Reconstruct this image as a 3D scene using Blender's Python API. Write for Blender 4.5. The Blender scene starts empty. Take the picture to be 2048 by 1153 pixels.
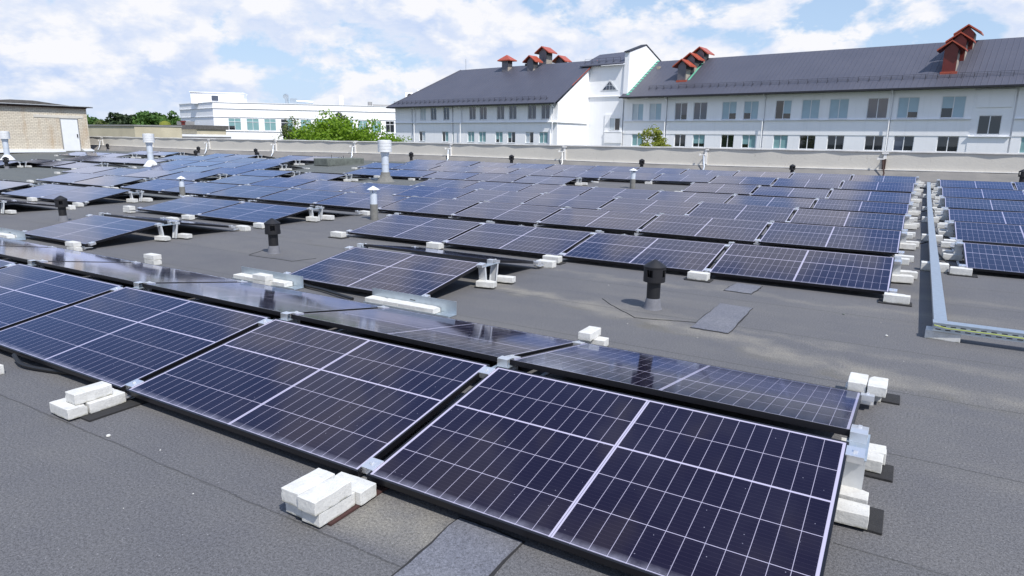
import bpy, bmesh, math, random
import numpy as np
from mathutils import Vector, Matrix
R = math.radians
sc = bpy.context.scene
COL = sc.collection
# ------------------------------------------------------------------ camera
cd = bpy.data.cameras.new("camera"); cam = bpy.data.objects.new("camera", cd); COL.objects.link(cam)
CX, CY, CZ = 0.0837, -1.957, 1.5234
yaw, pitch, roll = 0.53407, -0.22152, 0.01396
cd.sensor_width = 36; cd.lens = 36 * 1321.5 / 2048; cd.clip_start = .05; cd.clip_end = 5000
_f = Vector((-math.sin(yaw) * math.cos(pitch), math.cos(yaw) * math.cos(pitch), math.sin(pitch)))
_r = Vector((math.cos(yaw), math.sin(yaw), 0)); _u = _r.cross(_f)
r2 = _r * math.cos(roll) + _u * math.sin(roll); u2 = -_r * math.sin(roll) + _u * math.cos(roll)
cam.matrix_world = Matrix(((r2.x, u2.x, -_f.x, CX), (r2.y, u2.y, -_f.y, CY), (r2.z, u2.z, -_f.z, CZ), (0, 0, 0, 1)))
sc.camera = cam
# ------------------------------------------------------------------ light
sv = Vector((.25, -.145, .385)).normalized()
SUN_E = math.asin(sv.z); SUN_A = math.atan2(sv.x, sv.y)
sl = bpy.data.lights.new("sun", 'SUN'); sl.energy = 4.8; sl.angle = R(.53); sl.color = (1, .955, .89)
so = bpy.data.objects.new("sun", sl); COL.objects.link(so)
so.rotation_euler = (-sv).to_track_quat('-Z', 'Y').to_euler()
sc.view_settings.view_transform = 'Standard'; sc.view_settings.look = 'None'; sc.view_settings.gamma = 1
sc.view_settings.exposure = 0.17
sc.view_settings.use_curve_mapping = False
try:
    sc.cycles.max_bounces = 6; sc.cycles.glossy_bounces = 3; sc.cycles.diffuse_bounces = 3
except Exception: pass

class NB:
    """small node builder"""
    def __init__(s, nt): s.nt = nt; s.N = nt.nodes; s.L = nt.links
    def n(s, t, **k):
        o = s.N.new(t)
        for a, b in k.items(): setattr(o, a, b)
        return o
    def set(s, sock, v):
        if isinstance(v, bpy.types.NodeSocket): s.L.new(v, sock)
        elif isinstance(v, (tuple, list)) and len(v) == 3 and sock.type == 'RGBA': sock.default_value = (*v, 1)
        else: sock.default_value = v
    def m(s, op, a, b=0., c=None):
        o = s.n('ShaderNodeMath', operation=op); s.set(o.inputs[0], a); s.set(o.inputs[1], b)
        if c is not None: s.set(o.inputs[2], c)
        return o.outputs[0]
    def mix(s, f, a, b, bt='MIX'):
        o = s.n('ShaderNodeMix', data_type='RGBA', blend_type=bt); s.set(o.inputs[0], f); s.set(o.inputs[6], a); s.set(o.inputs[7], b)
        return o.outputs[2]
    def noise(s, vec, scale, detail=4, rough=.5, dist=0.):
        o = s.n('ShaderNodeTexNoise'); s.L.new(vec, o.inputs['Vector'])
        o.inputs['Scale'].default_value = scale; o.inputs['Detail'].default_value = detail
        o.inputs['Roughness'].default_value = rough; o.inputs['Distortion'].default_value = dist
        return o.outputs['Fac']
    def ramp(s, f, lo, hi, a=0., b=1.):
        o = s.n('ShaderNodeMapRange'); o.clamp = True
        s.set(o.inputs[0], f); s.set(o.inputs[1], lo); s.set(o.inputs[2], hi); s.set(o.inputs[3], a); s.set(o.inputs[4], b)
        return o.outputs[0]
    def scale(s, vec, v):
        o = s.n('ShaderNodeVectorMath', operation='MULTIPLY'); s.L.new(vec, o.inputs[0]); o.inputs[1].default_value = v
        return o.outputs[0]
    def xyz(s, vec):
        o = s.n('ShaderNodeSeparateXYZ'); s.L.new(vec, o.inputs[0]); return o.outputs
    def bump(s, h, strength=.3, dist=.01):
        o = s.n('ShaderNodeBump'); o.inputs['Strength'].default_value = strength; o.inputs['Distance'].default_value = dist
        s.L.new(h, o.inputs['Height']); return o.outputs[0]

# ------------------------------------------------------------------ sky with cumulus
w = bpy.data.worlds.new("World"); sc.world = w; w.use_nodes = True
nb = NB(w.node_tree); bg = nb.N['Background']
sky = nb.n('ShaderNodeTexSky', sky_type='NISHITA'); sky.sun_disc = False
sky.sun_elevation = SUN_E; sky.sun_rotation = SUN_A; sky.air_density = 1.0; sky.dust_density = 1.2; sky.ozone_density = 1.4
tc = nb.n('ShaderNodeTexCoord').outputs['Generated']
X, Y, Z = nb.xyz(tc)
# heaped clouds: noise over the sky directions, lit from the sun's side
cv = nb.scale(tc, (1., 1., 1.9))
big = nb.noise(cv, 3.2, 3, .5)
puff = nb.noise(cv, 8.5, 10, .60, .15)
def billow(v, sc_):   # cauliflower edges
    return nb.m('ABSOLUTE', nb.m('SUBTRACT', nb.m('MULTIPLY', nb.noise(v, sc_, 5, .55), 2.), 1.))
b1 = billow(cv, 9.)
puff = nb.m('SUBTRACT', puff, nb.m('MULTIPLY', b1, .30)); puff = nb.m('ADD', puff, .045)
cover = nb.m('ADD', nb.m('MULTIPLY', big, .50), nb.m('MULTIPLY', puff, .60))
left = nb.m('MULTIPLY', nb.ramp(X, -.50, -.80), nb.ramp(Z, .20, .33))
right = nb.m('MULTIPLY', nb.ramp(X, -.10, .12), nb.ramp(Z, .16, .30))
cover = nb.m('SUBTRACT', cover, nb.m('MAXIMUM', nb.m('MULTIPLY', nb.m('MAXIMUM', left, right), .12), nb.ramp(Z, .45, .65, 0., .10)))
vs = nb.n('ShaderNodeVectorMath', operation='ADD'); nb.L.new(cv, vs.inputs[0]); vs.inputs[1].default_value = (.020, -.012, .040)
puff2 = nb.m('ADD', nb.m('SUBTRACT', nb.noise(vs.outputs[0], 8.5, 7, .58, .15), nb.m('MULTIPLY', billow(vs.outputs[0], 9.), .30)), .045)
cl = nb.ramp(cover, .478, .54)
lit = nb.ramp(nb.m('SUBTRACT', puff, puff2), -.09, .10)
thick = nb.ramp(cover, .52, .66)
body = nb.mix(nb.m('MULTIPLY', nb.m('SUBTRACT', 1., lit), nb.m('ADD', nb.m('MULTIPLY', thick, .45), .5)), (7.3, 7.3, 7.55), (4.2, 5.15, 7.1))
haze = nb.ramp(Z, 0., .14, .45, 0.)
base = nb.mix(nb.ramp(Z, .0, .5, .8, .2), sky.outputs[0], (4.1, 5.6, 7.9))
base = nb.mix(nb.ramp(Z, .2, .32, 0., .6), base, (1.7, 3.3, 7.0))
base = nb.mix(haze, base, (5.2, 6.2, 7.6))
colr = nb.mix(nb.m('MULTIPLY', cl, nb.ramp(Z, -.02, .06, .40, .97)), base, body)
nb.L.new(colr, bg.inputs[0]); bg.inputs[1].default_value = 0.118
w.cycles.sampling_method = 'MANUAL'; w.cycles.sample_map_resolution = 1024

# ------------------------------------------------------------------ materials
def mat(name, col=(.5, .5, .5), rough=.6, metal=0., noise=0., nscale=8., bump=0., bscale=60., spec=.5, col2=None):
    m = bpy.data.materials.new(name); m.use_nodes = True; b = NB(m.node_tree); p = b.N['Principled BSDF']
    p.inputs['Roughness'].default_value = rough; p.inputs['Metallic'].default_value = metal
    p.inputs['Specular IOR Level'].default_value = spec
    oc = b.n('ShaderNodeTexCoord').outputs['Object']
    c2 = col2 or tuple(max(0, x * (1 - noise)) for x in col)
    f = b.ramp(b.noise(oc, nscale, 6, .6), .3, .7)
    b.L.new(b.mix(f, col, c2), p.inputs['Base Color'])
    if bump: b.L.new(b.bump(b.noise(oc, bscale, 4, .6), bump, .01), p.inputs['Normal'])
    m['p'] = 1
    return m
M = {}
M['black'] = mat('black_anodised', (.012, .012, .016), .35, .3, .2)
M['plastic'] = mat('black_plastic', (.008, .008, .011), .6, 0, .35, 14, .15, 80)
M['galv'] = mat('galvanised', (.52, .59, .65), .38, .75, .18, 22)
M['galvlt'] = mat('galvanised_light', (.70, .72, .74), .45, .45, .14, 16)
M['alu'] = mat('aluminium', (.8, .81, .83), .35, .8, .1, 30)
M['steel'] = mat('painted_vent', (.62, .68, .76), .42, .25, .14, 5)
M['ventwhite'] = mat('vent_white', (.76, .78, .80), .45, .1, .12, 6)
M['rubber'] = mat('rubber_mat', (.022, .022, .024), .9, 0, .3, 30, .5, 90)
M['rubberred'] = mat('rubber_red', (.06, .025, .022), .9, 0, .3, 30, .5, 90)
M['cable'] = mat('cable', (.012, .012, .013), .5)
M['whiteclad'] = mat('white_cable', (.7, .7, .68), .5)
M['yellow'] = mat('earth_cable', (.36, .42, .07), .5)
M['flash'] = mat('bitumen_collar', (.17, .175, .20), .85, 0, .3, 14, .4, 120)
M['collar2'] = mat('bitumen_cone', (.19, .19, .18), .9, 0, .3, 14, .5, 60)
M['hatch'] = mat('old_concrete', (.15, .17, .155), .95, 0, .5, 5, .5, 30)
M['white'] = mat('white_render', (.89, .90, .92), .85, 0, .07, .35)
def weather(m):
    b = NB(m.node_tree); p = b.N['Principled BSDF']; oc = b.n('ShaderNodeTexCoord').outputs['Object']
    old = p.inputs['Base Color'].links[0].from_socket
    st = b.noise(b.scale(oc, (2.2, 2.2, .22)), 1., 6, .65)
    c = b.mix(b.m('MULTIPLY', b.ramp(st, .52, .75), .22), old, (.55, .56, .56))
    c = b.mix(b.m('MULTIPLY', b.ramp(b.noise(oc, .15, 4), .45, .7), .12), c, (.72, .74, .78))
    b.L.new(c, p.inputs['Base Color'])
weather(M['white'])
M['whitetrim'] = mat('white_trim', (.82, .83, .85), .7, 0, .06, 1)
M['cap'] = mat('white_cap', (.78, .77, .75), .6, 0, .18, 3)
M['frame'] = mat('window_frame', (.72, .74, .76), .4, 0, .05)
M['blindteal'] = mat('blind_teal', (.20, .37, .38), .45, 0, .15, 1.2, spec=.8)
M['blindblue'] = mat('blind_blue', (.36, .50, .58), .45, 0, .12, 1.2, spec=.8)
M['blindpale'] = mat('blind_pale', (.55, .62, .66), .5, 0, .12, 1.2)
M['panedark'] = mat('glass_dark', (.012, .015, .018), .03, 0, .2, 1, spec=.9)
M['paneblue'] = mat('glass_blue', (.05, .065, .10), .03, 0, .2, 1, spec=1.)
M['redroof'] = mat('red_metal', (.42, .085, .045), .42, .1, .2, 2)
M['redwall'] = mat('dark_red_clad', (.16, .025, .02), .4, .1, .25, 1.5)
M['chim'] = mat('chimney_clad', (.17, .165, .19), .5, .2, .35, 1.5)
M['chim2'] = mat('chimney_stone', (.38, .34, .29), .8, 0, .35, 5)
M['darktrim'] = mat('dark_trim', (.016, .016, .022), .5)
M['green'] = mat('green_membrane', (.12, .42, .30), .7, 0, .2, 3)
M['doorw'] = mat('white_door', (.74, .76, .78), .45, 0, .08, 2.5)
M['rust'] = mat('rust', (.07, .04, .035), .9, 0, .5, 8)
M['hroof'] = mat('felt_roof', (.12, .115, .11), .95, 0, .4, 3, .4, 20)
M['cream'] = mat('cream_render', (.55, .50, .37), .9, 0, .28, .25)
M['lowgrey'] = mat('grey_render', (.30, .30, .30), .9, 0, .3, .4)
M['ground'] = mat('far_ground', (.06, .075, .04), .95, 0, .5, .02)
M['trunk'] = mat('bark', (.07, .05, .035), .95, 0, .4, 8, .5, 20)

def leafmat(name, a, b_, tr=.5):
    m = bpy.data.materials.new(name); m.use_nodes = True; b = NB(m.node_tree); p = b.N['Principled BSDF']
    g = b.n('ShaderNodeNewGeometry'); oc = b.n('ShaderNodeTexCoord').outputs['Object']
    f = b.m('ADD', b.m('MULTIPLY', g.outputs['Random Per Island'], .6), b.m('MULTIPLY', b.noise(oc, .6, 3), .5))
    c = b.mix(b.ramp(f, .2, .9), a, b_)
    b.L.new(c, p.inputs['Base Color']); p.inputs['Roughness'].default_value = .55; p.inputs['Specular IOR Level'].default_value = .3
    t = b.n('ShaderNodeBsdfTranslucent'); b.L.new(c, t.inputs[0])
    mx = b.n('ShaderNodeMixShader'); mx.inputs[0].default_value = tr
    b.L.new(p.outputs[0], mx.inputs[1]); b.L.new(t.outputs[0], mx.inputs[2]); b.L.new(mx.outputs[0], b.N['Material Output'].inputs[0])
    return m
M['leaf'] = leafmat('leaf_bright', (.10, .20, .012), (.24, .38, .03))
M['leafy'] = leafmat('leaf_yellow', (.17, .22, .03), (.38, .40, .07))
M['leafd'] = leafmat('leaf_olive', (.05, .08, .02), (.14, .17, .05), .3)
M['leafw'] = leafmat('leaf_wood', (.04, .10, .02), (.10, .19, .04), .3)
M['leafc'] = leafmat('leaf_conifer', (.018, .035, .016), (.05, .08, .03), .2)

def m_roof():
    m = bpy.data.materials.new('bitumen_roof'); m.use_nodes = True; b = NB(m.node_tree); p = b.N['Principled BSDF']
    oc = b.n('ShaderNodeTexCoord').outputs['Object']; x, y, z = b.xyz(oc)
    big = b.noise(oc, .35, 5, .6); mid = b.noise(oc, 2.6, 6, .65)
    lw = b.noise(b.scale(oc, (.25, 1.6, 1)), 1.0, 5, .6, .4)
    base = b.mix(b.ramp(big, .3, .7), (.089, .090, .100), (.113, .112, .117))
    base = b.mix(b.m('MULTIPLY', b.ramp(mid, .35, .75), .3), base, (.145, .142, .138))
    base = b.mix(b.m('MULTIPLY', b.ramp(lw, .5, .75), .3), base, (.185, .175, .155))
    # greener, mossier felt in the far left
    gm = b.m('MULTIPLY', b.ramp(x, -9., -17.), b.ramp(y, 6., 9.))
    base = b.mix(b.m('MULTIPLY', gm, .6), base, (.095, .108, .098))
    # drying puddle rings: tan streaks
    wob = b.m('MULTIPLY', b.m('SUBTRACT', b.noise(b.scale(oc, (1.1, 1.5, 1)), .9, 4, .6), .5), 1.0)
    def streak(a, s, wd, amt, x0, x1):
        d = b.m('ABSOLUTE', b.m('ADD', b.m('SUBTRACT', y, b.m('ADD', a, b.m('MULTIPLY', x, s))), wob))
        f = b.ramp(d, 0., wd, 1., 0.)
        f = b.m('MULTIPLY', f, b.m('MULTIPLY', b.ramp(x, x0, x0 + 1.2), b.ramp(x, x1, x1 - 1.2)))
        return b.m('MULTIPLY', f, b.m('MULTIPLY', b.ramp(mid, .22, .6), amt))
    for a in ((2.93, -.27, .22, 1.0, -5.5, 4.), (3.5, -.1, .14, .5, -4., 6.), (6.05, -.2, .14, .5, -.5, 5.), (5.05, .02, .16, .6, -4., 1.5), (1.5, .1, .2, .4, .1, 5), (2.45, .0, .1, .5, -3.4, -1.)):
        base = b.mix(b.m('MULTIPLY', streak(*a), .5), base, (.27, .25, .205))
    dd = b.m('ABSOLUTE', b.m('ADD', b.m('SUBTRACT', y, b.m('ADD', 2.80, b.m('MULTIPLY', x, -.27))), wob))
    base = b.mix(b.m('MULTIPLY', b.ramp(dd, .0, .09, .5, 0.), b.ramp(mid, .4, .65)), base, (.07, .065, .05))
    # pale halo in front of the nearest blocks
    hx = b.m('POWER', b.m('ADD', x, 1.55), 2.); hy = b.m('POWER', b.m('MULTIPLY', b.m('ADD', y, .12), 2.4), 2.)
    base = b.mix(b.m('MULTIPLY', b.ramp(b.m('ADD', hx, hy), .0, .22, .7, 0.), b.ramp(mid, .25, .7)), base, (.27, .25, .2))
    # sheet overlaps, one metre apart
    wy = b.m('MULTIPLY', b.m('SUBTRACT', b.noise(b.scale(oc, (1, .2, 1)), 1.7, 5, .6), .5), .05)
    fr = b.m('FRACT', b.m('ADD', b.m('ADD', y, 10.33), wy))
    ln = b.m('MULTIPLY', b.ramp(b.m('ABSOLUTE', b.m('SUBTRACT', fr, .5)), .4925, .4985), b.ramp(mid, .2, .5, .3, .75))
    base = b.mix(ln, base, (.045, .045, .045))
    lap = b.ramp(fr, .90, .99); base = b.mix(b.m('MULTIPLY', lap, .22), base, (.10, .10, .10))
    # mineral granules
    g = b.noise(oc, 85, 2, .7); g2 = b.noise(oc, 210, 1, .5)
    k = b.m('ADD', b.ramp(g, .33, .67, .70, 1.30), b.ramp(g2, .3, .7, -.30, .30))
    o = b.n('ShaderNodeVectorMath', operation='SCALE'); b.L.new(base, o.inputs[0]); b.L.new(k, o.inputs['Scale'])
    vv = b.n('ShaderNodeTexVoronoi'); b.L.new(oc, vv.inputs['Vector']); vv.inputs['Scale'].default_value = 60
    sp = b.m('MULTIPLY', b.ramp(vv.outputs['Distance'], .16, .05), b.ramp(b.xyz(vv.outputs['Color'])[0], .86, .9))
    fin = b.mix(b.m('MULTIPLY', sp, .7), o.outputs[0], (.42, .42, .43))
    b.L.new(fin, p.inputs['Base Color']); p.inputs['Roughness'].default_value = .82; p.inputs['Specular IOR Level'].default_value = .35
    h = b.m('ADD', b.m('MULTIPLY', g, .5), b.m('MULTIPLY', b.m('ADD', b.noise(oc, 3., 4), ln), .6))
    b.L.new(b.bump(h, .45, .012), p.inputs['Normal'])
    return m
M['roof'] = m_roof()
def m_tray():
    m = mat('slotted_galvanised', (.52, .59, .65), .38, .75, .18, 22); b = NB(m.node_tree); p = b.N['Principled BSDF']
    tcn = b.n('ShaderNodeTexCoord'); x, y, z = b.xyz(tcn.outputs['Object']); ny = b.xyz(tcn.outputs['Normal'])[1]
    def band(zc_, off):
        f = b.m('LESS_THAN', b.m('FRACT', b.m('ADD', b.m('DIVIDE', x, .066), off)), .55)
        return b.m('MULTIPLY', f, b.m('LESS_THAN', b.m('ABSOLUTE', b.m('SUBTRACT', z, zc_)), .0042))
    sl_ = b.m('MULTIPLY', b.m('MAXIMUM', band(.122, 0.), band(.093, .5)), b.m('LESS_THAN', ny, -.5))
    sl_ = b.m('MAXIMUM', sl_, b.m('MULTIPLY', band(.066, .25), b.m('LESS_THAN', ny, -.5)))
    old = p.inputs['Base Color'].links[0].from_socket
    b.L.new(b.mix(sl_, old, (.01, .01, .012)), p.inputs['Base Color']); b.L.new(b.ramp(sl_, 0, 1, .75, 0), p.inputs['Metallic'])
    return m
M['tray'] = m_tray()

def m_patch():
    m = bpy.data.materials.new('felt_patch'); m.use_nodes = True; b = NB(m.node_tree); p = b.N['Principled BSDF']
    oc = b.n('ShaderNodeTexCoord').outputs['Object']
    base = b.mix(b.ramp(b.noise(oc, 3, 5), .3, .7), (.108, .113, .137), (.138, .142, .162))
    k = b.m('ADD', b.ramp(b.noise(oc, 90, 2, .7), .3, .7, .7, 1.35), b.ramp(b.noise(oc, 220, 1), .3, .7, -.3, .3))
    o = b.n('ShaderNodeVectorMath', operation='SCALE'); b.L.new(base, o.inputs[0]); b.L.new(k, o.inputs['Scale'])
    b.L.new(o.outputs[0], p.inputs['Base Color']); p.inputs['Roughness'].default_value = .85
    return m
M['patch'] = m_patch()

def m_concrete():
    m = bpy.data.materials.new('paving_concrete'); m.use_nodes = True; b = NB(m.node_tree); p = b.N['Principled BSDF']
    oc = b.n('ShaderNodeTexCoord').outputs['Object']; oi = b.n('ShaderNodeObjectInfo').outputs['Random']
    o = b.n('ShaderNodeVectorMath', operation='ADD'); b.L.new(oc, o.inputs[0])
    cb = b.n('ShaderNodeCombineXYZ'); b.L.new(b.m('MULTIPLY', oi, 9.), cb.inputs[0]); b.L.new(cb.outputs[0], o.inputs[1]); v = o.outputs[0]
    c = b.mix(b.ramp(b.noise(v, 14, 6, .7), .3, .75), (.66, .66, .64), (.44, .44, .43))
    c = b.mix(b.m('MULTIPLY', b.ramp(b.noise(v, 80, 3, .7), .54, .68), .35), c, (.30, .30, .29))
    c = b.mix(b.m('MULTIPLY', oi, .22), c, (.5, .5, .46))
    z = b.xyz(oc)[2]
    c = b.mix(b.m('MULTIPLY', b.ramp(z, .012, .0), b.ramp(b.noise(v, 25, 4), .4, .6)), c, (.20, .19, .13))
    b.L.new(c, p.inputs['Base Color']); p.inputs['Roughness'].default_value = .9
    b.L.new(b.bump(b.noise(v, 60, 5, .7), .5, .006), p.inputs['Normal'])
    return m
M['block'] = m_concrete()

PW, PH = 1.80, 1.096
def m_pv():
    m = bpy.data.materials.new('solar_cells'); m.use_nodes = True; b = NB(m.node_tree); p = b.N['Principled BSDF']
    oc = b.n('ShaderNodeTexCoord').outputs['Object']; x, y, z = b.xyz(oc)
    rnd = b.n('ShaderNodeObjectInfo').outputs['Random']
    xs = b.m('ABSOLUTE', b.m('SUBTRACT', x, PW / 2))
    half = PW / 2 - .022; px = (half - .008) / 12
    t = b.m('DIVIDE', b.m('SUBTRACT', xs, .008), px)
    fx = b.m('MULTIPLY', b.m('ABSOLUTE', b.m('SUBTRACT', b.m('FRACT', b.m('ADD', t, .5)), .5)), px)
    lx = b.m('MULTIPLY', b.m('LESS_THAN', fx, .0012), .75)
    cxl = b.m('MULTIPLY', b.m('LESS_THAN', xs, .008), b.m('GREATER_THAN', xs, .0012))
    cxs = b.m('LESS_THAN', xs, .0012)
    ex = b.m('GREATER_THAN', xs, half)
    y0 = .016; py = (PH - .036) / 5
    ty = b.m('DIVIDE', b.m('SUBTRACT', y, y0), py)
    fy = b.m('MULTIPLY', b.m('ABSOLUTE', b.m('SUBTRACT', b.m('FRACT', b.m('ADD', ty, .5)), .5)), py)
    ly = b.m('MULTIPLY', b.m('LESS_THAN', fy, .0016), .9)
    thick = b.m('LESS_THAN', b.m('ABSOLUTE', b.m('SUBTRACT', y, y0 + 3 * py)), .0052)
    ey = b.m('GREATER_THAN', y, y0 + 5 * py)
    ey2 = b.m('LESS_THAN', y, y0 - .004)
    white = lx
    for q in (cxl, ex, ly, thick, ey): white = b.m('MAXIMUM', white, q)
    bb = b.m('ABSOLUTE', b.m('SUBTRACT', b.m('FRACT', b.m('MULTIPLY', ty, 10.)), .5))
    bus = b.m('MULTIPLY', b.m('LESS_THAN', bb, .026), b.m('GREATER_THAN', fx, .004))
    pad = b.m('MULTIPLY', b.m('LESS_THAN', bb, .10), b.m('LESS_THAN', b.m('ABSOLUTE', b.m('SUBTRACT', fx, .0065)), .0016))
    # cell colour: each panel and cell differs a little
    cell = b.n('ShaderNodeTexWhiteNoise', noise_dimensions='3D'); cb = b.n('ShaderNodeCombineXYZ')
    b.L.new(b.m('ADD', b.m('FLOOR', t), b.m('MULTIPLY', b.m('GREATER_THAN', x, PW / 2), 40.)), cb.inputs[0]); b.L.new(b.m('FLOOR', ty), cb.inputs[1]); b.L.new(rnd, cb.inputs[2])
    b.L.new(cb.outputs[0], cell.inputs['Vector'])
    c0 = b.mix(rnd, (.006, .0033, .012), (.005, .005, .021))
    c0 = b.mix(b.m('MULTIPLY', cell.outputs['Value'], .35), c0, (.009, .005, .015))
    c0 = b.mix(b.m('MULTIPLY', bus, .05), c0, (.35, .30, .42))
    c0 = b.mix(b.m('MULTIPLY', pad, .02), c0, (.6, .55, .65))
    c0 = b.mix(white, c0, (.40, .38, .49))
    c0 = b.mix(b.m('MULTIPLY', cxs, .75), c0, (.14, .14, .19))
    c0 = b.mix(ey2, c0, (.012, .011, .03))
    # dust: settled along the low edge, and specks
    dn = b.noise(oc, 16, 5, .6)
    dust = b.m('MULTIPLY', b.ramp(y, .055, .008), b.ramp(dn, .3, .7, .12, .5))
    vo = b.n('ShaderNodeTexVoronoi'); b.L.new(b.scale(oc, (1, 1, 1)), vo.inputs['Vector']); vo.inputs['Scale'].default_value = 42
    spk = b.m('MULTIPLY', b.m('LESS_THAN', vo.outputs['Distance'], .085), b.m('GREATER_THAN', b.xyz(vo.outputs['Color'])[1], .90))
    dust = b.m('MAXIMUM', dust, b.m('MULTIPLY', spk, .5))
    v3 = b.n('ShaderNodeVectorMath', operation='ADD'); cb3 = b.n('ShaderNodeCombineXYZ'); b.L.new(b.m('MULTIPLY', rnd, 50.), cb3.inputs[0])
    b.L.new(oc, v3.inputs[0]); b.L.new(cb3.outputs[0], v3.inputs[1])
    vd = b.n('ShaderNodeTexVoronoi'); b.L.new(v3.outputs[0], vd.inputs['Vector']); vd.inputs['Scale'].default_value = 3.2
    drop = b.m('MULTIPLY', b.m('LESS_THAN', b.m('ADD', vd.outputs['Distance'], b.m('MULTIPLY', dn, .05)), .050), b.m('GREATER_THAN', b.xyz(vd.outputs['Color'])[0], .80))
    dust = b.m('MAXIMUM', dust, b.m('MULTIPLY', drop, .8))
    dust = b.m('MAXIMUM', dust, b.ramp(b.noise(oc, 2.2, 5, .6), .45, .8, .006, .03))
    c0 = b.mix(dust, c0, (.40, .40, .50))
    b.L.new(c0, p.inputs['Base Color'])
    b.L.new(b.ramp(dust, 0., .5, .06, .5), p.inputs['Roughness'])
    p.inputs['Specular IOR Level'].default_value = 0
    nrm = b.bump(b.noise(oc, 1.4, 2), .02, .01)
    gl = b.n('ShaderNodeBsdfGlossy'); fn = b.n('ShaderNodeFresnel'); fn.inputs[0].default_value = 1.52
    b.L.new(nrm, gl.inputs['Normal']); b.L.new(nrm, fn.inputs['Normal'])
    b.L.new(b.mix(rnd, (.72, .79, 1.), (.94, .92, .98)), gl.inputs['Color']); b.L.new(b.ramp(dust, 0., .5, .07, .45), gl.inputs['Roughness'])
    mx = b.n('ShaderNodeMixShader'); b.L.new(b.m('MULTIPLY', b.m('POWER', fn.outputs[0], 1.35), 1.6), mx.inputs[0]); b.L.new(p.outputs[0], mx.inputs[1]); b.L.new(gl.outputs[0], mx.inputs[2])
    b.L.new(mx.outputs[0], b.N['Material Output'].inputs[0])
    return m
M['pv'] = m_pv()

def m_brick():
    m = bpy.data.materials.new('silicate_brick'); m.use_nodes = True; b = NB(m.node_tree); p = b.N['Principled BSDF']
    oc = b.n('ShaderNodeTexCoord').outputs['Object']; x, y, z = b.xyz(oc)
    cb = b.n('ShaderNodeCombineXYZ'); b.L.new(b.m('ADD', y, x), cb.inputs[0]); b.L.new(z, cb.inputs[1])
    br = b.n('ShaderNodeTexBrick'); b.L.new(cb.outputs[0], br.inputs['Vector'])
    br.inputs['Color1'].default_value = (.62, .57, .47, 1); br.inputs['Color2'].default_value = (.52, .475, .40, 1); br.inputs['Mortar'].default_value = (.27, .23, .18, 1)
    br.inputs['Scale'].default_value = 1; br.inputs['Mortar Size'].default_value = .010; br.inputs['Brick Width'].default_value = .26; br.inputs['Row Height'].default_value = .105
    st = b.m('MULTIPLY', b.ramp(b.noise(b.scale(oc, (1, 1.6, .35)), 1.3, 5, .6), .52, .72), .55)
    c = b.mix(st, br.outputs[0], (.36, .24, .13))
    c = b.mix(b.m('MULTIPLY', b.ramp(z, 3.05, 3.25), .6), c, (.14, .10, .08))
    b.L.new(c, p.inputs['Base Color']); p.inputs['Roughness'].default_value = .9
    b.L.new(b.bump(br.outputs['Fac'], -.3, .01), p.inputs['Normal'])
    return m
M['brick'] = m_brick()

def m_parapet(name, lowgrey=False):
    m = bpy.data.materials.new(name); m.use_nodes = True; b = NB(m.node_tree); p = b.N['Principled BSDF']
    oc = b.n('ShaderNodeTexCoord').outputs['Object']
    if lowgrey:
        c = b.mix(b.ramp(b.noise(b.scale(oc, (.5, 1, 2)), 1.6, 6, .65), .3, .7), (.15, .148, .146), (.215, .205, .195))
        h = b.noise(oc, 3, 5)
    else:
        c = b.mix(b.ramp(b.noise(oc, .5, 5, .6), .3, .7), (.57, .545, .49), (.50, .48, .44))
        c = b.mix(b.m('MULTIPLY', b.ramp(b.noise(b.scale(oc, (3, 3, 1.2)), 3., 5, .7), .60, .72), .5), c, (.20, .18, .15))
        c = b.mix(b.m('MULTIPLY', b.ramp(b.noise(b.scale(oc, (5, 1, 1)), 9., 3, .7), .66, .72), .6), c, (.12, .11, .09))
        h = b.noise(oc, 14, 5)
    b.L.new(c, p.inputs['Base Color']); p.inputs['Roughness'].default_value = .92
    b.L.new(b.bump(h, .12 if not lowgrey else .35, .05), p.inputs['Normal'])
    return m
M['parapet'] = m_parapet('parapet_concrete'); M['upstand'] = m_parapet('felt_upstand', True)

def m_seam():
    m = bpy.data.materials.new('standing_seam'); m.use_nodes = True; b = NB(m.node_tree); p = b.N['Principled BSDF']
    oc = b.n('ShaderNodeTexCoord').outputs['Object']; x, y, z = b.xyz(oc)
    fr = b.m('ABSOLUTE', b.m('SUBTRACT', b.m('FRACT', b.m('MULTIPLY', x, 1.9)), .5))
    ln = b.ramp(fr, .40, .47)
    c = b.mix(b.ramp(b.noise(oc, .3, 5, .6), .3, .7), (.068, .071, .096), (.082, .084, .110))
    c = b.mix(b.m('MULTIPLY', ln, .35), c, (.040, .039, .055))
    rn = b.noise(b.scale(oc, (.6, 1, 1)), .8, 6, .7)
    c = b.mix(b.m('MULTIPLY', b.ramp(rn, .72, .78), .5), c, (.3, .3, .32))
    b.L.new(c, p.inputs['Base Color']); p.inputs['Roughness'].default_value = .5; p.inputs['Metallic'].default_value = .1
    b.L.new(b.bump(ln, .5, .04), p.inputs['Normal'])
    return m
M['seam'] = m_seam()

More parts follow.
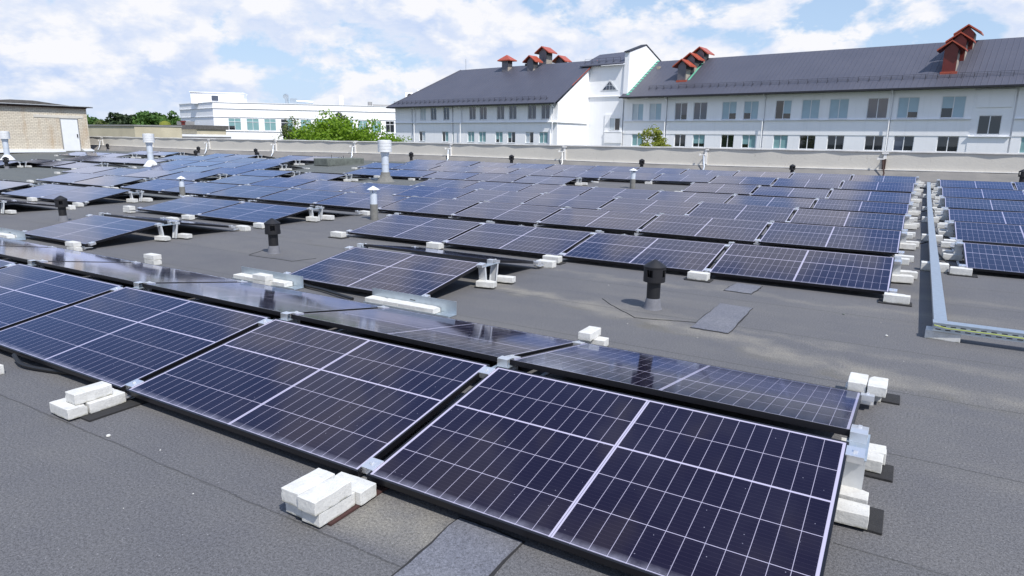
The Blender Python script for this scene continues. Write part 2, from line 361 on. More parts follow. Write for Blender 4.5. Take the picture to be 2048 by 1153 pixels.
# ------------------------------------------------------------------ mesh helpers
class MB:
    def __init__(s): s.v = []; s.f = []
    def box(s, a, b):
        x0, y0, z0 = a; x1, y1, z1 = b; n = len(s.v)
        s.v += [(x0, y0, z0), (x1, y0, z0), (x1, y1, z0), (x0, y1, z0), (x0, y0, z1), (x1, y0, z1), (x1, y1, z1), (x0, y1, z1)]
        s.f += [tuple(n + i for i in q) for q in ((0, 3, 2, 1), (4, 5, 6, 7), (0, 1, 5, 4), (1, 2, 6, 5), (2, 3, 7, 6), (3, 0, 4, 7))]
        return s
    def hexa(s, P):
        n = len(s.v); s.v += [tuple(q) for q in P]
        s.f += [tuple(n + i for i in q) for q in ((0, 3, 2, 1), (4, 5, 6, 7), (0, 1, 5, 4), (1, 2, 6, 5), (2, 3, 7, 6), (3, 0, 4, 7))]
        return s
    def prism(s, poly, d):
        """poly: list of 3D points, extruded by vector d"""
        n = len(s.v); k = len(poly); d = Vector(d)
        s.v += [tuple(q) for q in poly] + [tuple(Vector(q) + d) for q in poly]
        s.f += [tuple(n + i for i in range(k)), tuple(n + k + i for i in reversed(range(k)))]
        s.f += [(n + i, n + k + i, n + k + (i + 1) % k, n + (i + 1) % k) for i in range(k)]
        return s
    def quad(s, *P):
        n = len(s.v); s.v += [tuple(q) for q in P]; s.f.append(tuple(range(n, n + len(P)))); return s
    def bar(s, a, b, r, seg=6):
        a = Vector(a); b = Vector(b); d = (b - a).normalized()
        u = d.orthogonal().normalized(); w_ = d.cross(u); n = len(s.v)
        for P in (a, b):
            for i in range(seg):
                t = 2 * math.pi * i / seg; s.v.append(tuple(P + (u * math.cos(t) + w_ * math.sin(t)) * r))
        s.f += [(n + i, n + (i + 1) % seg, n + seg + (i + 1) % seg, n + seg + i) for i in range(seg)]
        s.f += [tuple(n + i for i in reversed(range(seg))), tuple(n + seg + i for i in range(seg))]
        return s
    def tube(s, pts, r, seg=6):
        for a, b in zip(pts[:-1], pts[1:]): s.bar(a, b, r, seg)
        return s
    def lathe(s, prof, seg=20, c=(0, 0, 0)):
        n = len(s.v)
        for r, z in prof:
            for i in range(seg):
                t = 2 * math.pi * i / seg; s.v.append((c[0] + r * math.cos(t), c[1] + r * math.sin(t), c[2] + z))
        for j in range(len(prof) - 1):
            for i in range(seg):
                a = n + j * seg + i; b = n + j * seg + (i + 1) % seg; s.f.append((a, b, b + seg, a + seg))
        s.f.append(tuple(n + i for i in reversed(range(seg)))); s.f.append(tuple(n + (len(prof) - 1) * seg + i for i in range(seg)))
        return s
    def mesh(s, name, m=None, smooth=False, bevel=0.):
        me = bpy.data.meshes.new(name); me.from_pydata(s.v, [], s.f); me.update()
        bm = bmesh.new(); bm.from_mesh(me)
        if bevel: bmesh.ops.bevel(bm, geom=bm.edges[:], offset=bevel, segments=2, affect='EDGES', profile=.6)
        bmesh.ops.recalc_face_normals(bm, faces=bm.faces[:]); bm.to_mesh(me); bm.free()
        if m: me.materials.append(M[m])
        if smooth:
            try: me.shade_smooth(); me.set_sharp_from_angle(angle=R(35))
            except Exception: pass
        return me
def link(name, me, parent=None, loc=(0, 0, 0), rot=(0, 0, 0)):
    o = bpy.data.objects.new(name, me); COL.objects.link(o); o.location = loc; o.rotation_euler = rot
    if parent: o.parent = parent
    return o
def thing(name, label, cat, loc=(0, 0, 0), rot=(0, 0, 0), group=None, me=None):
    o = link(name, me, None, loc, rot); o['label'] = label; o['category'] = cat
    if group: o['group'] = group
    return o
def struct(name, me, loc=(0, 0, 0)):
    o = link(name, me, None, loc); o['kind'] = 'structure'; return o
ORD = ['', 'first', 'second', 'third', 'fourth', 'fifth', 'sixth', 'seventh', 'eighth', 'ninth', 'tenth', 'eleventh', 'twelfth', 'thirteenth', 'fourteenth']

# ------------------------------------------------------------------ terrain and flat roof
def fz(y): return float(np.interp(y, [15.5, 18, 20.8, 23.6, 27], [0, .065, .16, .24, .28]))
mb = MB(); mb.quad((-2500, -2500, 0), (2500, -2500, 0), (2500, 2500, 0), (-2500, 2500, 0))
struct('ground', mb.mesh('ground', 'ground'), (0, 0, -7.5))
ys = [-9] + [14, 15.5, 16.5, 18, 19.5, 20.8, 22.2, 23.6, 25, 26.6]
xs = [-75, -40, -20, 0, 16]; mb = MB()
for j in range(len(ys) - 1):
    for i in range(len(xs) - 1):
        mb.quad((xs[i], ys[j], fz(ys[j])), (xs[i + 1], ys[j], fz(ys[j])), (xs[i + 1], ys[j + 1], fz(ys[j + 1])), (xs[i], ys[j + 1], fz(ys[j + 1])))
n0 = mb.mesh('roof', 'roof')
bm = bmesh.new(); bm.from_mesh(n0); bmesh.ops.remove_doubles(bm, verts=bm.verts[:], dist=.001)
ed = [e for e in bm.edges if e.is_boundary]; g = bmesh.ops.extrude_edge_only(bm, edges=ed)
for v in g['geom']:
    if isinstance(v, bmesh.types.BMVert): v.co.z = -7.6
bmesh.ops.recalc_face_normals(bm, faces=bm.faces[:]); bm.to_mesh(n0); bm.free()
struct('roof', n0)

# felt patches lying on the roof, with dark sealed rims
def patch(poly, label):
    rnd = random.Random(len(label)); pts = []
    for i in range(len(poly)):
        a = Vector(poly[i]); b = Vector(poly[(i + 1) % len(poly)])
        for k in range(8):
            q = a.lerp(b, k / 8); pts.append((q.x + rnd.uniform(-.006, .006), q.y + rnd.uniform(-.006, .006)))
    cx = sum(q[0] for q in pts) / len(pts); cy = sum(q[1] for q in pts) / len(pts)
    o = thing('felt_patch', label, 'roof patch', (cx, cy, 0), group='felt patches on the roof')
    L = [(q[0] - cx, q[1] - cy) for q in pts]
    def grow(g_): return [(x + g_ * x / max(.01, math.hypot(x, y)), y + g_ * y / max(.01, math.hypot(x, y))) for x, y in L]
    a = MB(); a.prism([(x, y, .001) for x, y in grow(.014)], (0, 0, .003)); link('sealed_rim', a.mesh('rim', 'rubber'), o)
    a = MB(); a.prism([(x, y, .0015) for x, y in L], (0, 0, .0055)); link('felt_sheet', a.mesh('sheet', 'patch'), o)
patch([(-1.34, 3.41), (-1.03, 3.40), (-1.04, 4.38), (-1.34, 4.40)], 'bluish grey felt patch on the open roof right of the black vent')
patch([(-1.31, -.52), (-1.02, -.52), (-1.03, .03), (-1.33, .04)], 'bluish grey felt patch beside the nearest concrete block pile at the bottom edge')
patch([(-1.45, 5.02), (-1.17, 5.0), (-1.15, 5.45), (-1.42, 5.47)], 'narrow grey felt patch at the foot of the front long panel row')
# worn cuts of older repairs round the vents
for (cx, cy), lab in (((-1.75, 3.85), 'thin dark sealed cut line around the vent on the open roof'), ((-6.9, 3.9), 'thin dark sealed cut line around the vent left of the lone panel')):
    a = MB(); rr = random.Random(3); P = [(-.62, .1), (-.42, -.12), (-.1, -.40), (.1, -.36), (.3, -.28), (.42, -.26), (.5, -.2)] if cx > -3 else [(-.45, .05), (-.3, -.3), (.5, -.28), (.6, .1)]
    Q = []
    for q0, q1 in zip(P[:-1], P[1:]):
        for k in range(5): Q.append((q0[0] + (q1[0] - q0[0]) * k / 5 + rr.uniform(-.008, .008), q0[1] + (q1[1] - q0[1]) * k / 5 + rr.uniform(-.008, .008)))
    for q0, q1 in zip(Q[:-1], Q[1:]):
        d = Vector((q1[0] - q0[0], q1[1] - q0[1], 0)).normalized(); n = Vector((-d.y, d.x, 0)) * .0035
        a.prism([(q0[0] + n.x, q0[1] + n.y, .0005), (q0[0] - n.x, q0[1] - n.y, .0005), (q1[0] - n.x, q1[1] - n.y, .0005), (q1[0] + n.x, q1[1] + n.y, .0005)], (0, 0, .0035))
    thing('sealed_joint', lab, 'roof joint', (cx, cy, 0), me=a.mesh('cut', 'rubber'))

# ------------------------------------------------------------------ solar panels
TILT = .1654; HY = PH * math.cos(TILT); HZ = PH * math.sin(TILT); ZL = .08; RG = .139
ME = {}
mb = MB(); fr = .010
mb.box((0, 0, -.030), (PW, fr, 0)); mb.box((0, PH - fr, -.030), (PW, PH, 0)); mb.box((0, fr, -.030), (fr, PH - fr, 0)); mb.box((PW - fr, fr, -.030), (PW, PH - fr, 0))
ME['frame'] = mb.mesh('panel_frame', 'black')
mb = MB(); mb.box((fr - .001, fr - .001, -.008), (PW - fr + .001, PH - fr + .001, -.0015)); ME['glass'] = mb.mesh('panel_glass', 'pv')
prnd = random.Random(11)
PG = 'solar panels tilted in rows on the flat roof'
def panel(xl, ylow, zb, label, back=False, wf=1., jit=True):
    """front: low edge at ylow facing the camera; back: low edge at ylow, sloping down away"""
    t = thing('solar_panel', label, 'solar panel', group=PG)
    dt = prnd.gauss(0, R(.35)) if jit else 0; dr = prnd.gauss(0, R(.25)) if jit else 0
    if back: t.location = (xl + PW * wf, ylow, zb + ZL); t.rotation_euler = (TILT + dt * .5, dr, math.pi)
    else: t.location = (xl, ylow, zb + ZL); t.rotation_euler = (TILT + dt, dr, 0)
    t.rotation_mode = 'XYZ'; t.scale = (wf, 1, 1)
    if back: # keep tilt when turned round
        t.rotation_euler = (TILT + dt * .5, dr, math.pi)
    link('frame', ME['frame'], t); link('cell_sheet', ME['glass'], t)
    return t

# ------------------------------------------------------------------ mounting frames
def sup_meshes():
    d = {}
    a = MB(); a.box((-.014, -.06, .004), (.014, 2.38, .014)); d['base_rail'] = a.mesh('base_rail', 'galvlt')
    a = MB(); a.box((-.035, -.045, .016), (.035, -.039, .055)); a.box((-.035, -.039, .030), (.035, .06, .036)); d['front_foot'] = a.mesh('front_foot', 'alu', bevel=.001)
    a = MB(); a.box((-.035, 2.34, .016), (.035, 2.346, .055)); a.box((-.035, 2.24, .030), (.035, 2.34, .036)); d['rear_foot'] = a.mesh('rear_foot', 'alu', bevel=.001)
    z1 = ZL + HZ - .034
    a = MB(); a.box((-.045, 1.0, z1 - .005), (.045, 1.30, z1)); a.box((-.012, 1.07, z1), (-.002, 1.10, z1 + .02)); a.box((-.012, 1.20, z1), (-.002, 1.23, z1 + .02)); d['ridge_plate'] = a.mesh('ridge_plate', 'galv', bevel=.001)
    def leg(yt, yb):
        a = MB(); w_ = .042; th = .005
        a.hexa([(-w_, yb - th, .016), (w_, yb - th, .016), (w_, yb + th, .016), (-w_, yb + th, .016), (-w_, yt - th, z1 - .005), (w_, yt - th, z1 - .005), (w_, yt + th, z1 - .005), (-w_, yt + th, z1 - .005)])
        s_ = 1 if yb > yt else -1
        for sx in (-w_, w_ - .004):
            a.hexa([(sx, yb, .016), (sx + .004, yb, .016), (sx + .004, yb + s_ * .02, .016), (sx, yb + s_ * .02, .016), (sx, yt, z1 - .005), (sx + .004, yt, z1 - .005), (sx + .004, yt + s_ * .02, z1 - .005), (sx, yt + s_ * .02, z1 - .005)])
        return a
    d['front_leg'] = leg(1.02, 1.05).mesh('front_leg', 'galvlt'); d['rear_leg'] = leg(1.285, 1.25).mesh('rear_leg', 'galvlt')
    # clamps gripping the frames, bolts on top
    for nm, y0, side in (('low_clamp', .03, 0), ('high_clamp', .985, 0), ('rear_high_clamp', .985, 1), ('rear_low_clamp', .03, 1)):
        a = MB(); c, s_ = math.cos(TILT), math.sin(TILT)
        def T(x, y, z):
            Y_ = y * c - z * s_; Z_ = ZL + y * s_ + z * c
            return (x, Y_, Z_) if not side else (x, HY * 2 + RG - Y_, Z_)
        L = [(-.036, y0, -.028), (.036, y0, -.028), (.036, y0 + .075, -.028), (-.036, y0 + .075, -.028), (-.036, y0, .006), (.036, y0, .006), (.036, y0 + .075, .006), (-.036, y0 + .075, .006)]
        a.hexa([T(*q) for q in L])
        L = [(-.008, y0 + .03, .006), (.008, y0 + .03, .006), (.008, y0 + .045, .006), (-.008, y0 + .045, .006), (-.008, y0 + .03, .016), (.008, y0 + .03, .016), (.008, y0 + .045, .016), (-.008, y0 + .045, .016)]
        a.hexa([T(*q) for q in L]); d[nm] = a.mesh(nm, 'alu', bevel=.0012)
    # upright ear that shows between the rear panels at the ridge
    a = MB(); a.box((-.035, 1.175, z1), (.035, 1.181, z1 + .045)); a.box((-.035, 1.181, z1 + .041), (.035, 1.23, z1 + .045)); d['ridge_ear'] = a.mesh('ridge_ear', 'alu', bevel=.001)
    return d
SUP = sup_meshes()
SG = 'galvanised mounting frames under the panel rows'
def support(x, ylow, zb, label, rail=True):
    t = thing('mounting_frame', label, 'mounting frame', (x, ylow, zb), group=SG)
    for k in ('base_rail', 'front_foot', 'rear_foot', 'ridge_plate', 'front_leg', 'rear_leg', 'low_clamp', 'high_clamp', 'rear_high_clamp', 'rear_low_clamp', 'ridge_ear'):
        if k == 'base_rail' and not rail: continue
        link('leg' if 'leg' in k else ('clamp' if 'clamp' in k else k), SUP[k], t)
    return t

# ------------------------------------------------------------------ ballast blocks
def block_mesh(seed):
    a = MB(); a.box((-.1, -.05, 0), (.1, .05, .06)); me = a.mesh('block', None)
    bm = bmesh.new(); bm.from_mesh(me)
    bmesh.ops.subdivide_edges(bm, edges=bm.edges[:], cuts=3, use_grid_fill=True)
    rr = random.Random(seed)
    for v in bm.verts:   # little moulded rib down the middle of each face
        if abs(v.co.x) < .001 and abs(abs(v.co.y) - .05) < .001: v.co.y += .0022 * (1 if v.co.y > 0 else -1)
        v.co += Vector((rr.uniform(-1, 1), rr.uniform(-1, 1), rr.uniform(-1, 1))) * .0009
        if v.co.z < .002: v.co.z = 0
    ed = [e for e in bm.edges if len(e.link_faces) == 2 and e.calc_face_angle(0) > R(60)]
    bmesh.ops.bevel(bm, geom=ed, offset=.0022, segments=1, affect='EDGES', profile=.5)
    if seed % 3 == 1:
        v = max(bm.verts, key=lambda q: q.co.x + q.co.y + q.co.z)
        for q in bm.verts:
            if (q.co - v.co).length < .012: q.co -= Vector((.006, .006, .006))
    bmesh.ops.recalc_face_normals(bm, faces=bm.faces[:]); bm.to_mesh(me); bm.free()
    me.materials.append(M['block'])
    try: me.shade_smooth(); me.set_sharp_from_angle(angle=R(28))
    except Exception: pass
    return me
BLK = [block_mesh(i) for i in range(5)]; bi = [0]
BG = 'white concrete ballast blocks'
brn = random.Random(5)
def block(x, y, z, label, ang=0, group=BG, sc_=1.):
    bi[0] += 1
    o = thing('concrete_block', label, 'concrete block', (x, y, z), (0, 0, R(ang) + brn.uniform(-.04, .04)), group, BLK[bi[0] % 5]); o.scale = (sc_,) * 3
    if 'bracket' in label: o.scale = (1, 1.1, .8); o.rotation_euler = (0, 0, 0)
    if y > 4.5: o.scale = (1.12 * sc_, 1.15 * sc_, 1.3 * sc_)
    return o
def pad(x, y, z, label, sx=.24, sy=.13, m='rubber', ang=0):
    a = MB(); a.box((-sx / 2, -sy / 2, 0), (sx / 2, sy / 2, .012))
    return thing('rubber_pad', label, 'rubber pad', (x, y, z), (0, 0, R(ang)), 'rubber pads under blocks', a.mesh('pad', m, bevel=.003))

# ------------------------------------------------------------------ rows
# (key, phrase, ylow, x_right, pitch, columns, blocks on feet)
Y1 = 5.52
def yl(k): return Y1 + 2.83 * (k - 1)
ROWP = {1: 'front long row', 2: 'second long row', 3: 'third long row', 4: 'fourth long row', 5: 'fifth long row', 6: 'sixth long row', 7: 'last long row by the parapet'}
SEG = [
    # phrase, ylow, xright, pitch, n columns, back panels: 'all'/'ends'
    ('nearest', 0., 0., 1.855, 9, 'all'),
    ('lone tent on the open roof', 2.69, -3.67, 1.855, 1, 'all'),
    ('small tent left of the second vent', 2.64, -9.26, 1.84, 1, 'all'),
    ('tent cut by the left picture edge', 2.64, -14.66, 1.855, 2, 'all'),
    (ROWP[1], yl(1), .05, 1.855, 4, 'ends'),
    ('left part of the front long row', yl(1), -9.27, 1.88, 2, 'all'),
    ('two panel tent left of the flue', yl(1), -15.02, 1.86, 2, 'all'),
    ('short row cut by the left edge', 5.3, -18.98, 1.86, 2, 'ends'),
    (ROWP[2], yl(2), .08, 1.875, 10, 'ends'),
    ('left pair beside the second long row', yl(2), -19.2, 2.08, 2, 'ends'),
    (ROWP[3], yl(3) - .02, .10, 1.9, 10, 'ends'),
    ('left block of the third row', yl(3), -19.7, 2.0, 4, 'ends'),
    ('far left end of the third row', 11.3, -33.6, 1.9, 2, 'all'),
    (ROWP[4], yl(4) - .05, .14, 1.885, 7, 'ends'),
    ('fourth row between the two gaps', yl(4) - .05, -16.7, 1.92, 1, 'all'),
    ('left block of the fourth row', yl(4) - .05, -19.3, 2.07, 4, 'ends'),
    ('fourth row before the brick hut', 13.0, -30.25, 2.0, 3, 'ends'),
    ('right part of the fifth row', yl(5), .17, 1.885, 3, 'ends'),
    ('left part of the fifth row', yl(5), .17 - 5 * 1.885, 1.885, 5, 'ends'),
    ('left block of the fifth row', yl(5) - .1, -23.2, 1.85, 4, 'ends'),
    ('fifth row before the brick hut', yl(5) - .2, -31.05, 2.0, 4, 'ends'),
    (ROWP[6], yl(6), .22, 1.895, 11, 'ends'),
    ('left block of the sixth row', yl(6) - .3, -25.3, 1.9, 5, 'ends'),
    ('sixth row before the brick hut', yl(6) - .6, -38.4, 2.0, 3, 'ends'),
    (ROWP[7], yl(7), .27, 1.89, 11, 'ends'),
    ('left block of the seventh row', yl(7) - .25, -25.25, 1.9, 2, 'ends'),
    ('far left pair of the seventh row', yl(7) - .8, -30.9, 1.85, 2, 'ends'),
    ('farthest tent near parapet and hut', yl(7) - .8, -37.9, 2.1, 2, 'all'),
]
for ph, ylow, xr, pit, n, bk in SEG:
    wf = (pit - .053) / PW; jt = ph != 'nearest'
    zb = fz(ylow + 1.2) if ylow > 14 else 0
    for i in range(n):
        xl = xr - i * pit - PW * wf
        if ph == 'nearest':
            if i < 5: panel(xl, ylow, 0, 'dark solar panel facing the camera, %s from the right in the nearest row' % ORD[i + 1], wf=wf, jit=False)
            if i < 6: panel(xl, ylow + 2 * HY + RG, 0, 'rear sloping solar panel of the nearest tent, %s from its right end' % ORD[i + 1], True, wf, False)
            continue
        if n == 1:
            lf = 'single solar panel facing the camera, ' + ph; lb = 'single rear sloping solar panel, ' + ph
        else:
            lf = 'solar panel, %s from the right, %s' % (ORD[i + 1], ph); lb = 'rear sloping panel, %s from the right, %s' % (ORD[i + 1], ph)
        panel(xl, ylow, zb, lf, wf=wf)
        if bk == 'all' or i in (0, n - 1): panel(xl, ylow + 2 * HY + RG, zb, lb, True, wf)
    for i in range(n + 1):
        if ph == 'nearest' and i > 5: continue
        xx = xr + .03 if i == 0 else xr - i * pit + (.027 if i < n else .02)
        where = 'right end' if i == 0 else ('left end' if i == n else '%s joint from right' % ORD[i])
        support(xx, ylow, zb, 'mounting frame, %s, %s' % (where, 'the nearest panel tent' if ph == 'nearest' else ph), 0 < i < n)
    # ballast at the visible ends
    if ph == 'nearest': continue
    nm = ph
    def ends(x, side):
        if ylow > 2.6 and not ('lone' in ph or 'left of the second vent' in ph):
            block(x, ylow - .12, zb + (.012 if ylow < 6 else 0), 'white block at the front foot, %s end, %s' % (side, nm))
        block(x + .02, 1.02 + ylow, zb + .016, 'white block by the front leg, %s end, %s' % (side, nm), 12)
        block(x + .06, 1.34 + ylow, zb + .016, 'white block by the rear leg, %s end, %s' % (side, nm), 8)
        block(x - .02 if side == 'right' else x, 2.43 + ylow, zb, 'white block at the rear foot, %s end, %s' % (side, nm))
    ends(xr + .07, 'right')
    if n > 1 or 'lone' not in ph: ends(xr - n * pit - .03, 'left')
    for i in range(1, n):
        if ylow < 6 or (ylow > 16 and i % 2 == 0 and ph.startswith('left')):
            block(xr - i * pit - .02, ylow - .12, zb + (.012 if ylow < 6 else 0), 'white block under the %s joint from right, %s' % (ORD[i], nm))
# front feet seen across the gaps of rows four and five
for x, y, k, l in ((-13.3, yl(5) - .1, 0, 'fifth row beside the big vent'), (-15.2, yl(5) - .1, 0, 'fifth row just left of the big vent'), (-7.4, yl(6) - .1, 1, 'sixth row behind the cone vent'), (-5.55, yl(6) - .1, 1, 'sixth row right of the cone vent')):
    block(x, y, fz(y), 'white block at the front foot, ' + l)

# right hand array beyond the cable tray
for k in range(6):
    y0 = 7.63 + 2.79 * k; zb = fz(y0 + 1.2) if k > 2 else -0.0; x0 = .80 + .018 * k
    for i in range(3):
        x = x0 + i * 1.855
        panel(x, y0, zb, 'solar panel, %s from the left, %s row right of the tray' % (ORD[i + 1], ORD[k + 1]))
        if i == 0: panel(x, y0 + 2 * HY + RG, zb, 'rear sloping panel at the left end, %s row right of the tray' % ORD[k + 1], True)
    for i in range(3):
        support(x0 + i * 1.855 - .03, y0, zb, 'mounting frame, %s from the left, %s row right of the tray' % (ORD[i + 1], ORD[k + 1]))
    block(x0 - .05, y0 - .12, zb + (.012 if k < 2 else 0), 'white block at the front left foot, %s row right of the tray' % ORD[k + 1])
    block(x0 - .09, y0 + 1.02, zb + .016, 'white block by the front leg, %s row right of the tray' % ORD[k + 1])
    block(x0 - .09, y0 + 1.34, zb + .016, 'white concrete block by the rear leg, %s row right of the tray' % ORD[k + 1])
    block(x0 - .07, y0 + 2.43, zb, 'white concrete block at the rear left foot, %s row right of the tray' % ORD[k + 1])

for x, l in ((.10, 'right end'), (-1.83, 'first joint from right'), (-3.68, 'second joint from right'), (-7.4, 'left end')):
    pad(x + .01, yl(1) - .125, 0, 'thin dark rubber pad under the block at the %s, front long row' % l, .29, .17)
for k in (0, 1): pad(.77 + .018 * k, 7.51 + 2.79 * k, 0, 'thin dark rubber pad under the front left block, %s row right of tray' % ORD[k + 1], .3, .17)
# ---- block piles of the nearest tent
pad(-1.80, -.10, 0, 'reddish black rubber pad under the nearest block pile', .13, .36, 'rubberred')
for x, y, z, a, l in ((-1.905, -.215, .012, 90, 'lower left white block of the nearest pile, on the rubber pad'),
    (-1.80, -.225, .012, 90, 'lower front right white block of the nearest pile'),
    (-1.825, -.072, .012, 0, 'white block at the back of the nearest pile, touching the panel edge'),
    (-1.900, -.235, .073, 90, 'upper left white block on top of the nearest pile'),
    (-1.797, -.245, .073, 90, 'upper right white block on top of the nearest pile')): block(x, y, z, l, a)
pad(-3.63, -.09, 0, 'black rubber pad under the block pile left of centre', .14, .34)
for x, y, z, a, l in ((-3.80, -.112, .012, 90, 'lower left white block of the pile at the second panel joint'),
    (-3.745, -.268, .012, 0, 'lower front white block of the pile at the second panel joint'),
    (-3.69, -.112, .012, 90, 'lower right white block of the pile at the second panel joint'),
    (-3.72, -.165, .073, 90, 'single white block lying on top of the pile left of centre')): block(x, y, z, l, a)
block(-4.83, -.25, 0, 'white block cut by the left picture edge beside the cable tray end', 90)
# right end of the nearest tent
for x, y, z, a, l in ((.01, .86, .016, 0, 'white block beside the front leg at the right end of the nearest tent'),
    (.0, 1.00, .016, 0, 'white block behind it, close to the leg of the nearest tent right end'),
    (.04, 1.42, .016, 0, 'white block beside the rear leg at the right end of the nearest tent'),
    (.05, 1.52, .016, 0, 'second white block behind the rear leg of the nearest tent'),
    (.0, 2.46, .0, 0, 'lower white block of the stack at the rear right corner of the nearest tent'),
    (-.035, 2.44, .061, 90, 'upper left block of the stack at the rear right corner of the nearest tent'),
    (.072, 2.43, .061, 90, 'upper right block of the stack at the rear right corner of the nearest tent')): block(x, y, z, l, a)
pad(.1, .93, 0, 'black rubber pad right of the front leg blocks, nearest tent', .13, .2)
pad(.13, 1.42, 0, 'black rubber pad right of the rear leg blocks, nearest tent', .12, .17)
pad(.12, 2.50, 0, 'dark mossy rubber pad under the rear right block stack', .16, .16)
for x, y, z, l in ((-1.83, 2.52, 0, 'lower white block behind the first rear panel joint of the nearest tent'), (-1.86, 2.50, .06, 'upper tilted white block behind the first rear panel joint of nearest tent')):
    block(x, y, z, l, 90 if z else 0)
for x, y, z, l in ((-5.56, 2.50, 0, 'lower white block behind the third rear panel joint of nearest tent'), (-5.56, 2.50, .06, 'upper white block behind the third rear panel joint of nearest tent')):
    block(x, y, z, l, 0)
for x, y, l in ((-7.6, 2.56, 'front'),):
    block(x, y, 0, 'lower white block at the front right foot of the small left tent'); block(x, y, .06, 'upper white block at the front right foot of the small left tent')
# doubles at r1
block(-13.05, yl(1) - .12, .06, 'upper white block at the left foot of the front long row left part')
block(-9.3, 2.52, 0, 'lower white block at the right front foot of the small left tent'); block(-9.32, 2.52, .06, 'upper white block at the right front foot of the small left tent')

# ---- long ballast brackets with rows of blocks
def bracket(x0, x1, y, label, nb_, what):
    a = MB(); a.box((x0, y - .10, .004), (x1, y + .02, .008)); a.box((x0, y + .02, .004), (x1, y + .024, .125)); a.box((x0, y - .104, .004), (x1, y - .10, .02))
    o = thing('ballast_bracket', label, 'metal bracket', ((x0 + x1) / 2, y, 0), group='long ballast brackets')
    me = a.mesh('bracket', 'galv')
    for v in me.vertices: v.co.x -= (x0 + x1) / 2; v.co.y -= y
    o2 = link('channel', me, o)
    s = MB(); s.box((-.03, .018, .07), (.03, .0285, .078)); link('slot', s.mesh('slot', 'darktrim'), o)
    for i in range(nb_):
        block(x0 + .11 + i * .2005, y - .042, .009, '%s white block from left in the bracket %s' % (ORD[i + 1], what), 0)
bracket(-4.18, -3.20, 2.62, 'long galvanised bracket holding blocks at the lone tent right foot', 4, 'at the lone tent right foot')
bracket(-6.08, -5.12, 2.62, 'long galvanised bracket holding blocks at the lone tent left foot', 4, 'at the lone tent left foot')
bracket(-11.7, -10.8, 2.58, 'galvanised bracket of blocks at the small tent, near left picture edge', 3, 'near the left picture edge')

# ------------------------------------------------------------------ cable tray
a = MB(); yT = 4.24
def tx(y): return .44 + (y - 4.2) * .0095
t = thing('cable_tray', 'galvanised cable tray with closed lid running back between panel arrays then right', 'cable tray', (tx(4.24), yT, 0))
L = [(4.24, 11.2), (11.2, 17.5), (17.5, 23.2)]
for y0, y1 in L:
    z0, z1 = fz(y0) + .075, fz(y1) + .075; x0, x1 = tx(y0), tx(y1)
    q = MB(); q.hexa([(x0 - .043, y0, z0), (x0 + .043, y0, z0), (x1 + .043, y1, z1), (x1 - .043, y1, z1), (x0 - .043, y0, z0 + .06), (x0 + .043, y0, z0 + .06), (x1 + .043, y1, z1 + .06), (x1 - .043, y1, z1 + .06)])
    q.hexa([(x0 - .046, y0 + .003, z0 + .0605), (x0 + .046, y0 + .003, z0 + .0605), (x1 + .046, y1 - .004, z1 + .0605), (x1 - .046, y1 - .004, z1 + .0605), (x0 - .046, y0 + .003, z0 + .066), (x0 + .046, y0 + .003, z0 + .066), (x1 + .046, y1 - .004, z1 + .066), (x1 - .046, y1 - .004, z1 + .066)])
    me = q.mesh('tray_lid', 'galv')
    for v in me.vertices: v.co.x -= t.location.x; v.co.y -= t.location.y
    link('tray_section', me, t)
q = MB(); q.box((-.05, -.10, .075), (6, -.002, .14)); q.box((-.055, -.105, .1405), (6, .0, .146)); link('tray_section', q.mesh('tray2', 'tray'), t)
q = MB(); q.tube([(-.045, -.107, .125)] + [(x, -.108, .108 + .004 * math.sin(x * 5)) for x in np.arange(.05, 6, .3)], .0038); link('earth_cable', q.mesh('earth', 'yellow'), t)
for y, l in ((4.31, 'big weathered concrete block under the corner of the cable tray'),):
    a = MB(); a.box((-.11, -.10, 0), (.13, .04, .072)); thing('concrete_block', l, 'concrete block', (.46, y - .05, 0), (0, 0, -.06), 'blocks carrying the cable tray', a.mesh('bigblock', 'block', bevel=.005))
for k, y in enumerate((7.66, 10.7, 13.84, 16.2, 19.4, 22.6)):
    block(tx(y) + .01, y, fz(y), '%s white block from the front under the cable tray' % ORD[k + 1], 0, 'blocks carrying the cable tray', 1.3)
# tray end at the left picture edge
t = thing('cable_tray', 'short perforated cable tray end by the left picture edge, under the nearest panels', 'cable tray', (-5.03, -.05, 0))
q = MB(); q.box((-1.2, -.11, .05), (.02, -.05, .11)); link('tray_section', q.mesh('traye', 'tray'), t)

# black cables running from the arrays to the tray
def cable(pts, label, r=.011, m='cable'):
    P = []
    V = [Vector(p_) for p_ in pts]; V = [V[0] * 2 - V[1]] + V + [V[-1] * 2 - V[-2]]
    for i in range(1, len(V) - 2):
        for k in range(6):
            t_ = k / 6; a_, b_, c_, d_ = V[i - 1:i + 3]
            P.append(.5 * ((2 * b_) + (c_ - a_) * t_ + (2 * a_ - 5 * b_ + 4 * c_ - d_) * t_ ** 2 + (3 * b_ - a_ - 3 * c_ + d_) * t_ ** 3))
    P.append(V[-2]); q = MB().tube([p_ - V[1] for p_ in P], r)
    thing('cable', label, 'cable', V[1], group='black cables between the arrays', me=q.mesh('cable', m, smooth=True))
for k, (ya, yb, l) in enumerate(((8.75, 7.9, 'nearest black cable from the tray to the right array'), (11.5, 11.0, 'second black cable from the tray to the right array'), (16.2, 15.6, 'third black cable from the tray to the right array'))):
    cable([(tx(ya) + .04, ya, .10 + fz(ya)), (tx(ya) + .14, ya - .35, .03), (tx(ya) + .25, yb + .1, .014), (tx(ya) + .5, yb, .02)], l)
